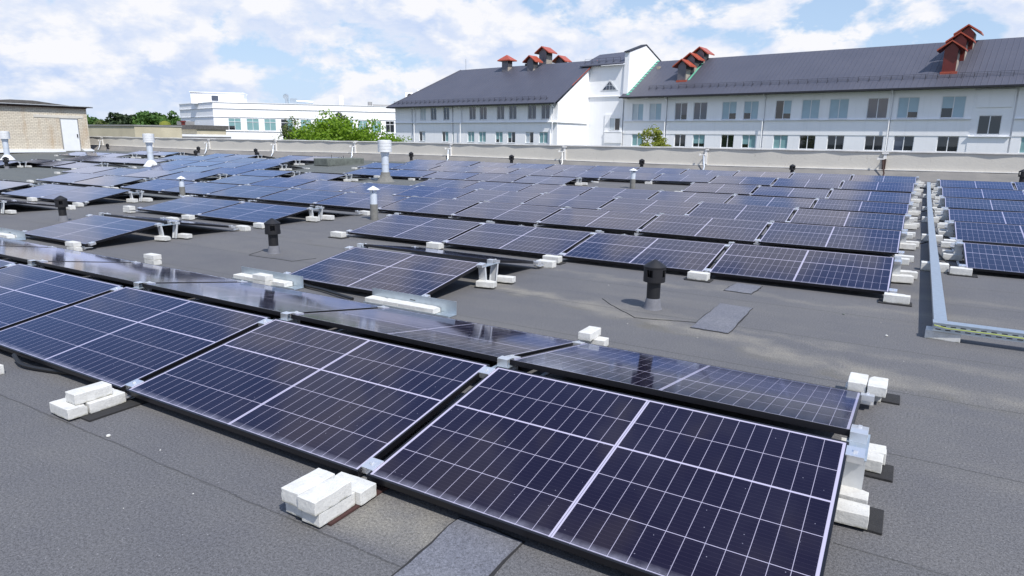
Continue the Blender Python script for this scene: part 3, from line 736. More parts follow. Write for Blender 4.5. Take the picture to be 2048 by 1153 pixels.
for k, (ya, l) in enumerate(((9.9, 'nearest black cable from the left array to the tray'), (13.9, 'second black cable from the left array to the tray'), (15.7, 'third black cable from the left array to the tray'))):
    cable([(.05, ya, .014), (.2, ya - .05, .012), (.33, ya + .05, .03), (tx(ya) - .04, ya + .05, .08)], l)
cable([(.2, 22.9, .25), (.4, 22.4, .22), (.7, 22.0, .21), (.98, 22.0, .22)], 'thick black cable crossing between the last rows behind the tray', .025)
cable([(-4.3, 2.5, .03), (-4.8, 2.62, .03), (-5.2, 2.7, .03), (-5.6, 3.0, .05)], 'black cable lying under the lone panel by the left bracket', .016)
cable([(-4.95, -.02, .06), (-4.8, -.04, .03), (-4.6, .0, .02), (-4.3, .08, .02)], 'black cable leaving the tray end under the nearest panels', .014)

for xr_, y_, l in ((-3.9, 3.62, 'under the lone tent ridge'), (-9.5, 3.6, 'under the small tent left of the second vent'), (-9.6, 6.5, 'under the left part of the front long row'), (-15.3, 6.4, 'under the two panel tent')):
    cable([(xr_, y_, .20), (xr_ - .18, y_ + .05, .12), (xr_ - .42, y_ + .02, .17), (xr_ - .7, y_ + .06, .09), (xr_ - 1.1, y_, .16)], 'sagging black connector cable ' + l, .006)
# ------------------------------------------------------------------ vents
def arc(r0, r1, z0, z1, a0, a1, seg, mb):
    for i in range(seg):
        t0 = a0 + (a1 - a0) * i / seg; t1 = a0 + (a1 - a0) * (i + 1) / seg
        P = [(r0 * math.cos(t0), r0 * math.sin(t0), z0), (r1 * math.cos(t0), r1 * math.sin(t0), z0), (r1 * math.cos(t1), r1 * math.sin(t1), z0), (r0 * math.cos(t1), r0 * math.sin(t1), z0)]
        mb.hexa(P + [(x, y, z1) for x, y, _ in P])
def vent_meshes():
    d = {}
    h = .44
    a = MB(); a.lathe([(.062, .0), (.062, .28), (.0, .28)], 24); d['pipe'] = a.mesh('vpipe', 'plastic', True)
    a = MB(); arc(.088, .1, .255, .302, 0, 2 * math.pi, 32, a); arc(.088, .1, .368, .39, 0, 2 * math.pi, 32, a)
    for k in range(4):
        arc(.088, .1, .302, .368, math.pi / 2 * k + .30, math.pi / 2 * (k + 1) - .30, 8, a)
    a.lathe([(.064, .252), (.098, .255)], 24); a.lathe([(.05, .27), (.05, .37)], 16)
    d['cap'] = a.mesh('vcap', 'plastic')
    a = MB(); a.lathe([(.104, .385), (.104, .395), (.06, .425), (.016, .452), (.0, .456)], 32); d['lid'] = a.mesh('vlid', 'plastic', True)
    a = MB(); a.lathe([(.088, 0), (.078, .02), (.070, .075), (.0625, .10)], 24); d['collar'] = a.mesh('vcollar', 'flash', True)
    return d
VM = vent_meshes()
def vent(x, y, z, label, s=1., rot=.6):
    t = thing('roof_vent', label, 'roof vent', (x, y, z), (0, 0, rot), 'black plastic mushroom vents'); t.scale = (s, s, s * 1.02)
    for k in ('pipe', 'cap', 'lid', 'collar'): link(k, VM[k], t)
vent(-1.83, 3.86, 0, 'black plastic mushroom vent standing on the open roof, the nearest one', 1.0, R(-8))
vent(-7.07, 3.9, 0, 'black plastic vent left of the lone tent, the second nearest', 1., R(-40))
vent(-12.69, 4.02, 0, 'black plastic vent at the left, before the small two panel tent', .97, R(-30))
vent(-32.76, 11.5, 0, 'black vent on the mossy roof before the tall left white vent', 1.12)
vent(-51.6, 25.9, .268, 'black vent by the parapet just right of the brick hut', 1.15)
vent(-9.74, 25.3, .26, 'black vent before the parapet, behind the cone vent', 1.15)
vent(-3.78, 25.3, .26, 'black vent before the parapet at the right, below a brown wall stain', 1.05)
vent(-16.16, 25.3, .26, 'black vent before the middle of the parapet, above the last panel row', 1.2)
vent(-22.2, 25.3, .26, 'black vent before the parapet right of the biggest white vent', 1.2)
vent(-34.26, 25.3, .26, 'rear black vent of the pair before the parapet above the left panels', 1.1)
vent(-33.6, 24.9, .15, 'front black vent of the pair before the parapet above the left panels', .92)
vent(-39.84, 25.3, .26, 'rear black vent of the left pair by the parapet conduit', 1.15)
vent(-35.3, 22.0, .19, 'front black vent of the left pair by the parapet conduit', 1.05)
vent(3.2, 25.0, .25, 'black vent before the parapet cut by the right picture edge', 1.2)

def tall_vent(x, y, z, h, label, base_m, s=1.):
    t = thing('exhaust_vent', label, 'exhaust vent', (x, y, z), (0, 0, .4), 'tall white exhaust vents'); t.scale = (s, s, 1)
    a = MB(); a.lathe([(.33, 0), (.30, .03), (.17, .22), (.155, .34)] if base_m == 'collar2' else [(.34, 0), (.32, .02), (.15, .25), (.135, .27)], 28); link('base_cone', a.mesh('tbase', base_m, True), t)
    a = MB(); a.lathe([(.125, .1), (.125, h - .42), (.132, h - .42), (.132, h - .40), (.125, h - .40), (.125, .62), (.135, .62), (.135, .60)][:5], 28); link('duct', a.mesh('tduct', 'steel', True), t)
    a = MB(); a.lathe([(.13, h * .42), (.133, h * .42), (.133, h * .44), (.13, h * .44)], 28); link('duct_joint', a.mesh('tj', 'galvlt', True), t)
    a = MB(); a.lathe([(.15, h - .50), (.15, h - .40)], 28); link('neck_ring', a.mesh('tn', 'steel', True), t)
    a = MB(); P = [(.21, h - .40)]
    for k in range(4):
        z_ = h - .40 + k * .1; P += [(.235, z_), (.24, z_ + .09), (.215, z_ + .093)]
    P += [(.20, h), (.0, h + .01)]
    a.lathe(P, 32); link('louvre_head', a.mesh('thead', 'ventwhite', True), t)
tall_vent(-15.68, 15.9, .0, 1.43, 'largest tall white exhaust vent on a grey felted cone base, centre left', 'collar2', 1.)
tall_vent(-31.0, 16.73, .03, 1.51, 'tall white exhaust vent with white flared base between the left panels', 'ventwhite', 1.05)
tall_vent(-43.5, 16.0, .01, 1.55, 'tall white exhaust vent before the brick hut at the left edge', 'ventwhite', 1.1)

def cone_vent(x, y, z, h, label, s=1.):
    t = thing('flue_vent', label, 'flue pipe', (x, y, z), (0, 0, -.9), 'small metal flues with cone hats'); t.scale = (s, s, 1)
    a = MB(); a.lathe([(.075, 0), (.072, h * .47)], 24); link('felt_sleeve', a.mesh('csl', 'collar2', True), t)
    a = MB(); a.lathe([(.066, h * .40), (.066, h - .12)], 24); link('pipe', a.mesh('cp', 'steel', True), t)
    a = MB(); arc(.058, .066, h - .12, h - .062, .25, math.pi * 1 - .25, 8, a); arc(.058, .066, h - .12, h - .062, math.pi + .25, math.pi * 2 - .25, 8, a)
    link('slotted_neck', a.mesh('cn', 'steel'), t)
    a = MB(); a.lathe([(.118, h - .065), (.118, h - .06), (.012, h), (.0, h + .004)], 28); link('cone_hat', a.mesh('ch', 'ventwhite', True), t)
cone_vent(-8.53, 7.45, 0, .63, 'slim metal flue with conical hat, behind the front long row')
cone_vent(-15.75, 8.3, 0, .50, 'slim metal flue with flat conical hat among the left panels', .92)
cone_vent(-7.37, 18.0, .065, .62, 'slim metal flue with conical hat in the gap of the fifth row', 1.15)

# hatch slab
a = MB(); a.box((-.5, -1.15, 0), (.5, 1.15, .34)); o = thing('roof_hatch', 'low grey green weathered concrete hatch slab before the parapet, between panels', 'concrete hatch', (-23.9, 21.9, .17), (0, 0, -.06), me=a.mesh('hatch', 'hatch', bevel=.03))
a = MB(); a.bar((-.2, -.3, .34), (-.2, -.3, .5), .012); link('lifting_rod', a.mesh('rod', 'darktrim'), o)
a = MB(); a.bar((.3, .0, .34), (.3, .0, .46), .012); link('lifting_rod', a.mesh('rod', 'darktrim'), o)
for x, y, l in ((.08, 4.05, 'small pale pebble on the roof left of the cable tray'), (-.28, 4.62, 'small dark pebble on the open roof right of the vent'), (-3.3, -.3, 'tiny pale scrap on the roof above the left block pile')):
    a = MB(); a.lathe([(.004, 0), (.012, .003), (.010, .009), (.003, .012)], 7); thing('pebble', l, 'pebble', (x, y, 0), (0, 0, x), 'debris on the roof', a.mesh('peb', 'hatch' if 'dark' in l else 'block'))

prn = random.Random(21)
a = MB(); a.lathe([(.003, 0), (.009, .002), (.008, .007), (.002, .009)], 6); PEB = a.mesh('pebble', 'block')
for k in range(14):
    x, y = prn.uniform(-3.6, 1.2), (prn.uniform(2.9, 5.0) if k % 3 else prn.uniform(-.9, -.2)); x = x if k % 3 else prn.uniform(-4.2, -1.4)
    o = thing('pebble', 'tiny pale pebble lying on the open roof felt', 'pebble', (x, y, 0), (0, 0, k), 'tiny pebbles on the roof felt', PEB); o.scale = (prn.uniform(.25, .6),) * 3
# ------------------------------------------------------------------ parapet
PY = 26.3
par = thing('parapet_wall', 'long pale concrete parapet wall with white metal capping along the roof edge', 'parapet', (0, PY, 0))
joints = [-59.4, -52.9, -46.5, -40.07, -33.59, -27.03, -20.39, -13.86, -7.32, -.79, 5.75, 12.3]
rr = random.Random(2)
for i in range(len(joints) - 1):
    a = MB(); a.box((joints[i] + .02, 0, .5), (joints[i + 1] - .02, .2, 1.25)); link('wall_panel', a.mesh('pp', 'parapet'), par)
    a = MB(); n = 10
    for k in range(n):
        x0 = joints[i] - .01 + (joints[i + 1] - joints[i]) * k / n; x1 = joints[i] - .01 + (joints[i + 1] - joints[i]) * (k + 1) / n
        z0 = 1.255 + .008 * math.sin(k * 1.7 + i); z1_ = 1.255 + .008 * math.sin((k + 1) * 1.7 + i)
        d0 = .05 + .018 * math.sin(k * 2.3 + i); d1 = .05 + .018 * math.sin((k + 1) * 2.3 + i)
        a.hexa([(x0, -d0, z0), (x1, -d1, z1_), (x1, .25, z1_), (x0, .25, z0), (x0, -d0, z0 + .045), (x1, -d1, z1_ + .045), (x1, .25, z1_ + .045), (x0, .25, z0 + .045)])
    link('capping', a.mesh('capp', 'cap'), par)
# sloping felt upstand at its foot
a = MB(); n = 200; zr = 0
for k in range(n):
    x0 = -60 + 73 * k / n; x1 = -60 + 73 * (k + 1) / n; w0 = .02 * math.sin(k * .7) + .015 * math.sin(k * 2.1); w1 = .02 * math.sin((k + 1) * .7) + .015 * math.sin((k + 1) * 2.1)
    zt = .60 + .04 * math.sin(x0 * .2); zt1 = .60 + .04 * math.sin(x1 * .2)
    a.quad((x0, -.42 + w0, .24), (x1, -.42 + w1, .24), (x1, -.05 + w1 * .4, zt1), (x0, -.05 + w0 * .4, zt)); a.quad((x0, -.05 + w0 * .4, zt), (x1, -.05 + w1 * .4, zt1), (x1, .01, zt1 + .01), (x0, .01, zt + .01))
link('felt_upstand', a.mesh('ups', 'upstand', True), par)
a = MB()
for k in range(n):
    x0 = -60 + 73 * k / n; x1 = -60 + 73 * (k + 1) / n; zt = .605 + .04 * math.sin(x0 * .2); zt1 = .605 + .04 * math.sin(x1 * .2)
    a.hexa([(x0, -.07, zt), (x1, -.07, zt1), (x1, -.001, zt1), (x0, -.001, zt), (x0, -.07, zt + .022), (x1, -.07, zt1 + .022), (x1, -.001, zt1 + .022), (x0, -.001, zt + .022)])
link('flashing_strip', a.mesh('fls', 'cap'), par)
cw = ['beside the brick hut', 'right of the brick hut', 'left of the green tree', 'under the small olive tree', 'under the bright green tree', 'right of the biggest white vent', 'under the white gable wall', 'under the small yellow tree', 'at the right, with a rusty pipe']
for k, x in enumerate(joints[1:10]):
    rusty = k == 8
    t = thing('wall_conduit', 'white conduit and bracket on the parapet joint ' + cw[k], 'conduit', (x, PY, 0), group='conduits at the parapet joints')
    a = MB(); a.box((-.05, -.055, .62 if not rusty else .98), (.05, -.052 + .05, 1.2)); a.box((-.11 if k % 2 == 0 else -.02, -.08, 1.18), (.11, .0, 1.24)); link('cover_strip', a.mesh('cs', 'cap'), t)
    a = MB(); a.box((-.22, -.20, .98), (-.03, -.17, 1.02)); a.box((-.03, -.20, .98), (-.01, -.06, 1.02)); a.box((-.24, -.23, .96), (-.19, -.15, 1.05)); link('wall_lug', a.mesh('lug', 'cap'), t)
    a = MB(); a.tube([(-.06, -.16, 1.0), (-.02, -.24, .72), (.04, -.33, .5), (.02, -.44, .32)], .028); link('drop_pipe', a.mesh('dp', 'rust' if rusty else ('whiteclad' if k in (6, 1) else 'steel'), True), t)
    if rusty: a = MB(); a.box((-.06, -.06, .4), (.05, -.004, 1.0)); link('rusty_cover', a.mesh('rc', 'rust'), t)

# ------------------------------------------------------------------ brick hut
hut = thing('brick_hut', 'pale brick rooftop hut with white door and sagging felt roof', 'rooftop hut', (-52, 24.0, 0))
a = MB(); a.box((-9, -14, .1), (0, .9, 3.28)); link('wall', a.mesh('hw', 'brick'), hut)
a = MB(); P = []
prof = [(-14.3, 3.42), (-9, 3.50), (-5.2, 3.52), (-4.2, 3.62), (-2.6, 3.60), (-1.2, 3.50), (0, 3.42), (1.25, 3.36)]
for (y0, z0), (y1, z1_) in zip(prof[:-1], prof[1:]):
    a.hexa([(-9.2, y0, z0 - .09 if z0 < 3.55 else 3.43), (.28, y0, 3.33), (.28, y1, 3.31), (-9.2, y1, 3.38), (-9.2, y0, z0 + .12), (.28, y0, min(z0, 3.42)), (.28, y1, min(z1_, 3.41)), (-9.2, y1, z1_ + .12)])
link('roof', a.mesh('hr', 'hroof'), hut)
a = MB(); a.box((.29, -14.3, 3.375), (.32, 1.25, 3.41)); link('roof_edge', a.mesh('hre', 'galvlt'), hut)
a = MB(); a.box((.0, -14, 3.24), (.10, .9, 3.325)); link('cornice', a.mesh('hc', 'rust'), hut)
a = MB(); a.prism([(-6., y_, z_) for y_, z_ in ((-7, 3.40), (-5, 3.53), (-3.6, 3.68), (-2.2, 3.68), (-.9, 3.54), (.6, 3.40))], (5.4, 0, 0)); link('roof_mound', a.mesh('hm', 'hroof'), hut)
dr = link('door', MB().box((.003, -.93, .27), (.05, .17, 2.50)).mesh('hd', 'doorw', bevel=.006), hut)
link('handle', MB().box((.05, .03, 1.22), (.10, .09, 1.45)).mesh('hh', 'darktrim'), dr)
a = MB(); a.box((.003, -.98, 2.501), (.08, .22, 2.56)); a.box((.003, .172, .27), (.06, .22, 2.5)); a.box((.003, -.98, .27), (.06, -.932, 2.5)); link('door_frame', a.mesh('hdf', 'lowgrey'), hut)
a = MB(); a.box((.003, -2.6, 2.56), (.03, .6, 2.74)); link('lintel', a.mesh('hl', 'parapet'), hut)
for y0, y1 in ((-14, -6.2), (-6.1, -1.0), (.25, .95)):
    a = MB(); a.hexa([(.003, y0, .25), (.42, y0, .20), (.42, y1, .20), (.003, y1, .25), (.003, y0, .42), (.36, y0, .31), (.36, y1, .31), (.003, y1, .42)]); link('base_flashing', a.mesh('hbf', 'galvlt'), hut)

# ------------------------------------------------------------------ school building
TH = R(-8.2); EU = Vector((math.cos(TH), math.sin(TH), 0)); EV = Vector((-math.sin(TH), math.cos(TH), 0)); C0 = Vector((CX, CY, 0))
def local_thing(name, label, cat, u, v, g=None):
    p_ = C0 + EU * u + EV * v; o = thing(name, label, cat, (p_.x, p_.y, -7.5), (0, 0, TH), g)
    return o
def shifted(mbx, u, v, z=-7.5):
    mbx.v = [(x - u, y - v, zz - z) for x, y, zz in mbx.v]; return mbx
# ---- right wing
VR = 79.2; U0, V0 = -45.0, VR
rw = local_thing('school_wing', 'long white school wing with dark metal roof, filling the right side behind', 'building', U0, V0)
def part(name, mbx, m, parent, smooth=False, o=(None,)): return link(name, shifted(mbx, parent['_u'], parent['_v']).mesh(name, m, smooth), parent if not parent.get('_par') else parent)
rw['_u'] = U0; rw['_v'] = V0
def P_(root, name, mbx, m, par=None, smooth=False):
    return link(name, shifted(mbx, root['_u'], root['_v']).mesh(name, m, smooth), par or root)
UE = 22
P_(rw, 'wall', MB().box((-45.3, VR + .25, -7.5), (UE, VR + 14, 7.05)), 'white')
a = MB(); a.prism([(-45.35, VR - 1.0, 7.05), (-45.35, VR + 7.4, 12.2), (-45.35, VR + 15.6, 7.05), (-45.35, VR + 15.6, 6.9), (-45.35, VR - 1.0, 6.93)], (UE + 46, 0, 0)); rf = P_(rw, 'roof', a, 'seam')
P_(rw, 'gutter', MB().box((-45.4, VR - 1.14, 6.90), (UE, VR - 1.003, 7.06)), 'darktrim')
# relief: upper band and spandrel bands
segs = [(-45.2, -39.15), (-39.0, -26.95), (-26.8, -14.02), (-13.88, -7.0), (-3.6, UE)]
a = MB()
for s0, s1 in segs:
    a.box((s0, VR, 2.42), (s1, VR + .249, 3.98)); 
    a.box((s0, VR + .05, 6.28), (s1, VR + .249, 6.9))
P_(rw, 'spandrel_band', a, 'white')
a = MB()
for s0, s1 in segs: a.box((s0 - .02, VR - .16, 3.99), (s1 + .02, VR + .248, 4.07))
P_(rw, 'ledge', a, 'whitetrim')
P_(rw, 'stair_panel', MB().box((-7.0, VR, -1), (-3.75, VR + .249, 2.33)), 'white'); P_(rw, 'stair_panel', MB().box((-6.7, VR, 5.1), (-3.9, VR + .099, 6.75)), 'white')
P_(rw, 'stair_ledge', MB().box((-7.0, VR - .16, 2.34), (-3.7, VR + .248, 2.42)), 'whitetrim')
brr = random.Random(8)
def window(root, u0, u1, z0, z1, vf, style, recess=.10, split=.5):
    """style: two letters, left/right pane: d dark, t teal blind, b blue blind, p pale, k bluish glass; capital = blind only upper part"""
    fw = .06; um = u0 + (u1 - u0) * split
    a = MB(); v0, v1 = vf - .02, vf + .06
    a.box((u0, v0, z0), (u0 + fw, v1, z1)); a.box((u1 - fw, v0, z0), (u1, v1, z1)); a.box((u0 + fw, v0, z0), (u1 - fw, v1, z0 + fw)); a.box((u0 + fw, v0, z1 - fw), (u1 - fw, v1, z1)); a.box((um - fw * .7, v0, z0 + fw), (um + fw * .7, v1, z1 - fw))
    wn = P_(root, 'window', a, 'frame')
    for i, ch in enumerate(style[:2]):
        p0 = (u0 + fw, um - fw * .7)[0] if i == 0 else um + fw * .7; p1 = um - fw * .7 if i == 0 else u1 - fw
        mt = {'d': 'panedark', 't': 'blindteal', 'b': 'blindblue', 'p': 'blindpale', 'k': 'paneblue'}[ch.lower()]
        if ch.isupper():
            cut = z0 + (z1 - z0) * brr.choice((.3, .35, .45))
            P_(root, 'blind', MB().box((p0, vf + .02, cut), (p1, vf + .05, z1 - fw)), mt, wn)
            P_(root, 'pane', MB().box((p0, vf + .02, z0 + fw), (p1, vf + .05, cut - .001)), 'panedark', wn)
        else: P_(root, 'pane', MB().box((p0, vf + .02, z0 + fw), (p1, vf + .05, z1 - fw)), mt, wn)
    return wn
upw = [(-43.97, -42.38, 'pb'), (-41.49, -39.84, 'pb'), (-37.98, -36.34, 'kK'), (-35.51, -33.77, 'kk'), (-31.9, -30.16, 'bB'), (-29.29, -27.59, 'Bb'), (-25.66, -23.92, 'dB'), (-22.79, -20.94, 'bb'), (-19.93, -18.03, 'bb'), (-16.22, -14.3, 'kk'), (-13.41, -11.53, 'bB'), (-9.6, -7.61, 'Bb'), (2, 3.8, 'bb'), (6, 7.8, 'kb'), (10, 11.8, 'bb')]
low = [(-43.83, -42.28, 'tt'), (-37.8, -36.3, 'dd'), (-35.34, -33.8, 'TT'), (-31.75, -30.18, 'dd'), (-29.2, -27.58, 'Tt'), (-25.57, -23.96, 'tt'), (-22.71, -21.01, 'dd'), (-19.78, -18.08, 'dd'), (-16.06, -14.31, 'dd'), (-13.35, -11.53, 'kd'), (-9.52, -7.7, 'dd'), (-2.85, -.9, 'td'), (2, 3.8, 'td'), (6, 7.8, 'dd'), (10, 11.8, 'tt')]
def piers(root, wins, ua, ub, z0, z1, zs0, zs1, vf, vb):
    """wall skin between, above and below the windows, so that each window sits in a real reveal"""
    a = MB(); u = ua
    for w0, w1 in sorted(wins):
        a.box((u, vf, z0), (w0, vb, z1)); a.box((w0, vf, z0), (w1, vb, zs0)); a.box((w0, vf, zs1), (w1, vb, z1)); u = w1
    a.box((u, vf, z0), (ub, vb, z1)); P_(root, 'facade_skin', a, 'white')
    for w0, w1 in wins: P_(root, 'sill', MB().box((w0 + .01, vf - .07, zs0 + .001), (w1 - .01, vb - .05, zs0 + .035)), 'whitetrim')
for sa, sb in segs:
    piers(rw, [(p_, q_) for p_, q_, _ in upw if sa < p_ < sb], sa, sb, 4.072, 6.278, 4.12, 6.22, VR + .04, VR + .249)
    piers(rw, [(p_, q_) for p_, q_, _ in low if sa < p_ < sb], sa, sb, -1., 2.418, .84, 2.40, VR + .04, VR + .249)
for u0, u1, s in upw: window(rw, u0, u1, 4.155, 6.215, VR + .135, s)
for u0, u1, s in low: window(rw, u0, u1, .875, 2.395, VR + .135, s)
piers(rw, [(-6.40, -4.55)], -7.0, -3.75, 2.421, 6.75, 2.55, 4.37, VR + .1, VR + .249)
window(rw, -6.40, -4.55, 2.59, 4.365, VR + .15, 'dd')
for u in (-39.08, -26.87, -13.95):
    a = MB(); a.tube([(u, VR - .8, 6.88), (u, VR - .1, 6.55), (u, VR - .1, 4.3), (u - .02, VR - .26, 4.0), (u - .02, VR - .26, -7.4)], .065, 8); P_(rw, 'downpipe', a, 'whitetrim', smooth=True)
def roofz(v, v0=VR - 1.0, z0=7.05, v1=VR + 7.4, z1=12.2): return z0 + (v - v0) * (z1 - z0) / (v1 - v0)
def guard(root, par, us, ue, v, zf, step=1.02, h=.42, dv=.0):
    a = MB(); n = int((ue - us) / step)
    for i in range(n + 1):
        u = us + i * step; z = zf(v)
        a.bar((u, v, z), (u, v - .02, z + h), .022, 4); a.bar((u, v - .02, z + .05), (u, v + .35, zf(v + .35) + .03), .018, 4); a.bar((u, v - .25, zf(v - .25)), (u, v, z + .12), .015, 4)
    for k in (.15, .27, h): a.bar((us, v - .02, zf(v) + k), (us + n * step, v - .02, zf(v) + k), .016, 4)
    P_(root, 'snow_guard', a, 'darktrim', par)
guard(rw, rf, -42.0, UE - .2, 79.75, roofz)
# chimneys: stepped shafts climbing the slope
def chimney(root, par, u0, u1, v0, v1, zt, mw, side='chim2', red=True, zf=roofz, hip=False):
    zb = min(zf(v0), zf(v1)) - .3
    a = MB(); a.prism([(u0, v0, zf(v0) - .2), (u1, v0, zf(v0) - .2), (u1, v0, zt), (u0, v0, zt)], (0, v1 - v0, 0)); ch = P_(root, 'chimney', a, mw, par)
    if mw != side:
        P_(root, 'side_cladding', MB().box((u1 + .002, v0 + .05, zf(v0) - .1), (u1 + .03, v1 - .05, zt - .45)), side, par)
        P_(root, 'vent_opening', MB().box((u1 + .002, v0 + .12, zt - .44), (u1 + .035, v1 - .1, zt - .05)), 'darktrim', par)
    um = (u0 + u1) / 2; ov = .62; hh = .78; va, vb = v0 - .35, v1 + .35
    a = MB()
    if hip:
        q = [(u0 - ov, va, zt - .05), (u1 + ov, va, zt - .05), (u1 + ov, vb, zt - .05), (u0 - ov, vb, zt - .05)]
        a.prism(q, (0, 0, .14)); n = len(a.v); vm = (v0 + v1) / 2
        a.v += [(x, y, z + .14) for x, y, z in q] + [(um, vm - .15, zt + .85), (um, vm + .15, zt + .85)]
        a.f += [(n, n + 1, n + 4), (n + 1, n + 2, n + 5, n + 4), (n + 2, n + 3, n + 5), (n + 3, n, n + 4, n + 5)]
    else:
        for s_ in (-1, 1):
            e = u0 - ov if s_ < 0 else u1 + ov
            a.prism([(e, va, zt - .18), (um, va, zt + hh - .1), (um, va, zt + hh + .04), (e, va, zt - .02)], (0, vb - va, 0))
        g_ = MB().prism([(u0, v0 + .001, zt), (u1, v0 + .001, zt), (um, v0 + .001, zt + hh * .78)], (0, v1 - v0 - .002, 0)); P_(root, 'chimney_gable', g_, mw, par)
    P_(root, 'chimney_roof', a, 'redroof', par)
P_(rw, 'base_flashing', MB().box((-39.0, 81.15, roofz(81.15) - .1), (-37.6, 81.33, roofz(81.3) + .14)), 'redroof', rf)
chimney(rw, rf, -38.95, -37.85, 81.35, 82.7, 10.85, 'chim')
chimney(rw, rf, -38.75, -37.65, 83.3, 84.7, 11.8, 'chim')
chimney(rw, rf, -38.45, -37.35, 85.3, 86.9, 12.7, 'chim')
a = MB(); a.quad((-37.6, 81.5, roofz(81.5) + .02), (-37.35, 81.5, roofz(81.5) + .02), (-37.35, 86.4, roofz(86.4) + .02), (-37.6, 86.4, roofz(86.4) + .02)); P_(rw, 'green_membrane', a, 'green', rf)
P_(rw, 'base_flashing', MB().box((-10.3, 80.4, roofz(80.4) - .1), (-8.85, 80.58, roofz(80.6) + .12)), 'redroof', rf)
chimney(rw, rf, -10.2, -9.05, 80.6, 82.1, 10.8, 'redwall')
chimney(rw, rf, -9.85, -8.7, 82.7, 84.2, 11.8, 'redwall')
chimney(rw, rf, -9.5, -8.35, 84.8, 86.5, 12.75, 'redwall')
a = MB()
for i in range(14):
    v = 78.6 + i * .6; a.quad((-44.65, v, roofz(v) + .03), (-44.25, v, roofz(v) + .03), (-44.25, v + .36, roofz(v + .36) + .03), (-44.65, v + .36, roofz(v + .36) + .03))
P_(rw, 'green_strips', a, 'green', rf)
P_(rw, 'roof_hatch', MB().box((-43.6, 84.6, roofz(84.6)), (-43.2, 85.1, roofz(84.6) + .35)), 'chim2', rf)

# ---- stair tower between the wings
tw = local_thing('stair_tower', 'white stair tower with triangular window between the two school wings', 'building', -51.5, VR); tw['_u'] = -51.5; tw['_v'] = VR
P_(tw, 'wall', MB().box((-51.6, VR, -7.5), (-45.35, VR + 5, 11.2)), 'white')
a = MB(); a.prism([(-45.34, VR - .25, 6.8), (-45.34, VR - .12, 12.68), (-45.34, VR + 4.15, 13.95), (-45.34, VR + 9.2, 12.05), (-45.34, VR + 9.2, 6.5)], (.66, 0, 0)); P_(tw, 'fire_wall', a, 'white')
a = MB()
for (v0, z0), (v1, z1_) in (((VR - .3, 12.66), (VR + 4.15, 13.96)), ((VR + 4.15, 13.96), (VR + 9.35, 12.02))):
    a.hexa([(-45.42, v0, z0), (-44.6, v0, z0), (-44.6, v1, z1_), (-45.42, v1, z1_), (-45.42, v0, z0 + .12), (-44.6, v0, z0 + .12), (-44.6, v1, z1_ + .12), (-45.42, v1, z1_ + .12)])
P_(tw, 'coping', a, 'darktrim')
a = MB(); a.hexa([(-52.0, VR - .55, 11.15), (-45.36, VR - .55, 11.22), (-45.36, VR + 4.4, 13.3), (-52.0, VR + 4.4, 13.1), (-52.0, VR - .55, 11.3), (-45.36, VR - .55, 11.36), (-45.36, VR + 4.4, 13.45), (-52.0, VR + 4.4, 13.25)]); trf = P_(tw, 'roof', a, 'seam')
guard(tw, trf, -51.6, -45.6, VR + .1, lambda v: 11.35 + (v - VR + .55) * .42, 1.1, .55)
P_(tw, 'ledge', MB().box((-51.55, VR - .16, 7.2), (-45.36, VR - .002, 7.28)), 'whitetrim')
P_(tw, 'wall_step', MB().box((-48.0, VR - .1, -7), (-45.36, VR - .001, 4.95)), 'white')
P_(tw, 'ledge', MB().box((-48.0, VR - .22, 2.6), (-45.0, VR - .102, 2.68)), 'whitetrim')
P_(tw, 'sill_box', MB().box((-47.9, VR - .2, 1.2), (-45.2, VR - .102, 2.5)), 'white')
window(tw, -47.2, -45.6, 2.85, 4.45, VR - .13, 'pd')
tz = 8.02
a = MB(); Q = [(-48.85, tz), (-46.2, tz), (-47.5, 9.5)]; iw = [(-48.5, tz + .1), (-46.55, tz + .1), (-47.5, 9.25)]
a.prism([(x, VR - .05, z) for x, z in Q], (0, .045, 0)); tri = P_(tw, 'window', a, 'frame')
def tripane(pts): P_(tw, 'pane', MB().prism([(x, VR - .08, z) for x, z in pts], (0, .028, 0)), 'paneblue', tri)
tripane([(-48.55, tz + .1), (-48.05, tz + .1), (-48.05, tz + .62)]); tripane([(-47.97, tz + .1), (-47.56, tz + .1), (-47.56, tz + .62), (-47.97, tz + .62)])
tripane([(-47.48, tz + .1), (-47.03, tz + .1), (-47.03, tz + .62), (-47.48, tz + .62)]); tripane([(-46.95, tz + .1), (-46.5, tz + .1), (-46.95, tz + .56)])
tripane([(-47.97, tz + .7), (-47.56, tz + .7), (-47.56, tz + 1.15)]); tripane([(-47.48, tz + .7), (-47.06, tz + .7), (-47.48, tz + 1.15)])

# ---- left wing
VL = 71.7; k_ = 71.7 / 75.54; UL0, UL1 = -81.9, -50.72
lw = local_thing('school_wing', 'white school wing with steep dark hipped roof, left of the stair tower', 'building', UL0, VL); lw['_u'] = UL0; lw['_v'] = VL
P_(lw, 'wall', MB().box((UL0, VL + .25, -7.5), (UL1, VL + 17, 6.1)), 'white')
zr_ = 12.15; vr_ = VL + 8.9
a = MB(); n = len(a.v)
E0, E1, VA, VB = UL0 - .7, UL1 + .25, VL - .9, VL + 18.6
def lz(v): return 6.12 + (v - VA) * (zr_ - 6.12) / (vr_ - VA)
V_ = [(E0, VA, 6.12), (E1, VA, 6.12), (E1, vr_, zr_), (-75.9, vr_, zr_), (E0, VB, 6.12), (E1, VB, 6.12)]
a.v = V_ + [(x, y, z - .16) for x, y, z in V_]
a.f = [(0, 1, 2, 3), (0, 3, 4), (3, 2, 5, 4), (6, 9, 8, 7), (6, 10, 9), (9, 10, 11, 8), (0, 6, 7, 1), (0, 4, 10, 6), (1, 7, 8, 2), (2, 8, 11, 5), (4, 5, 11, 10)]
lrf = P_(lw, 'roof', a, 'seam')
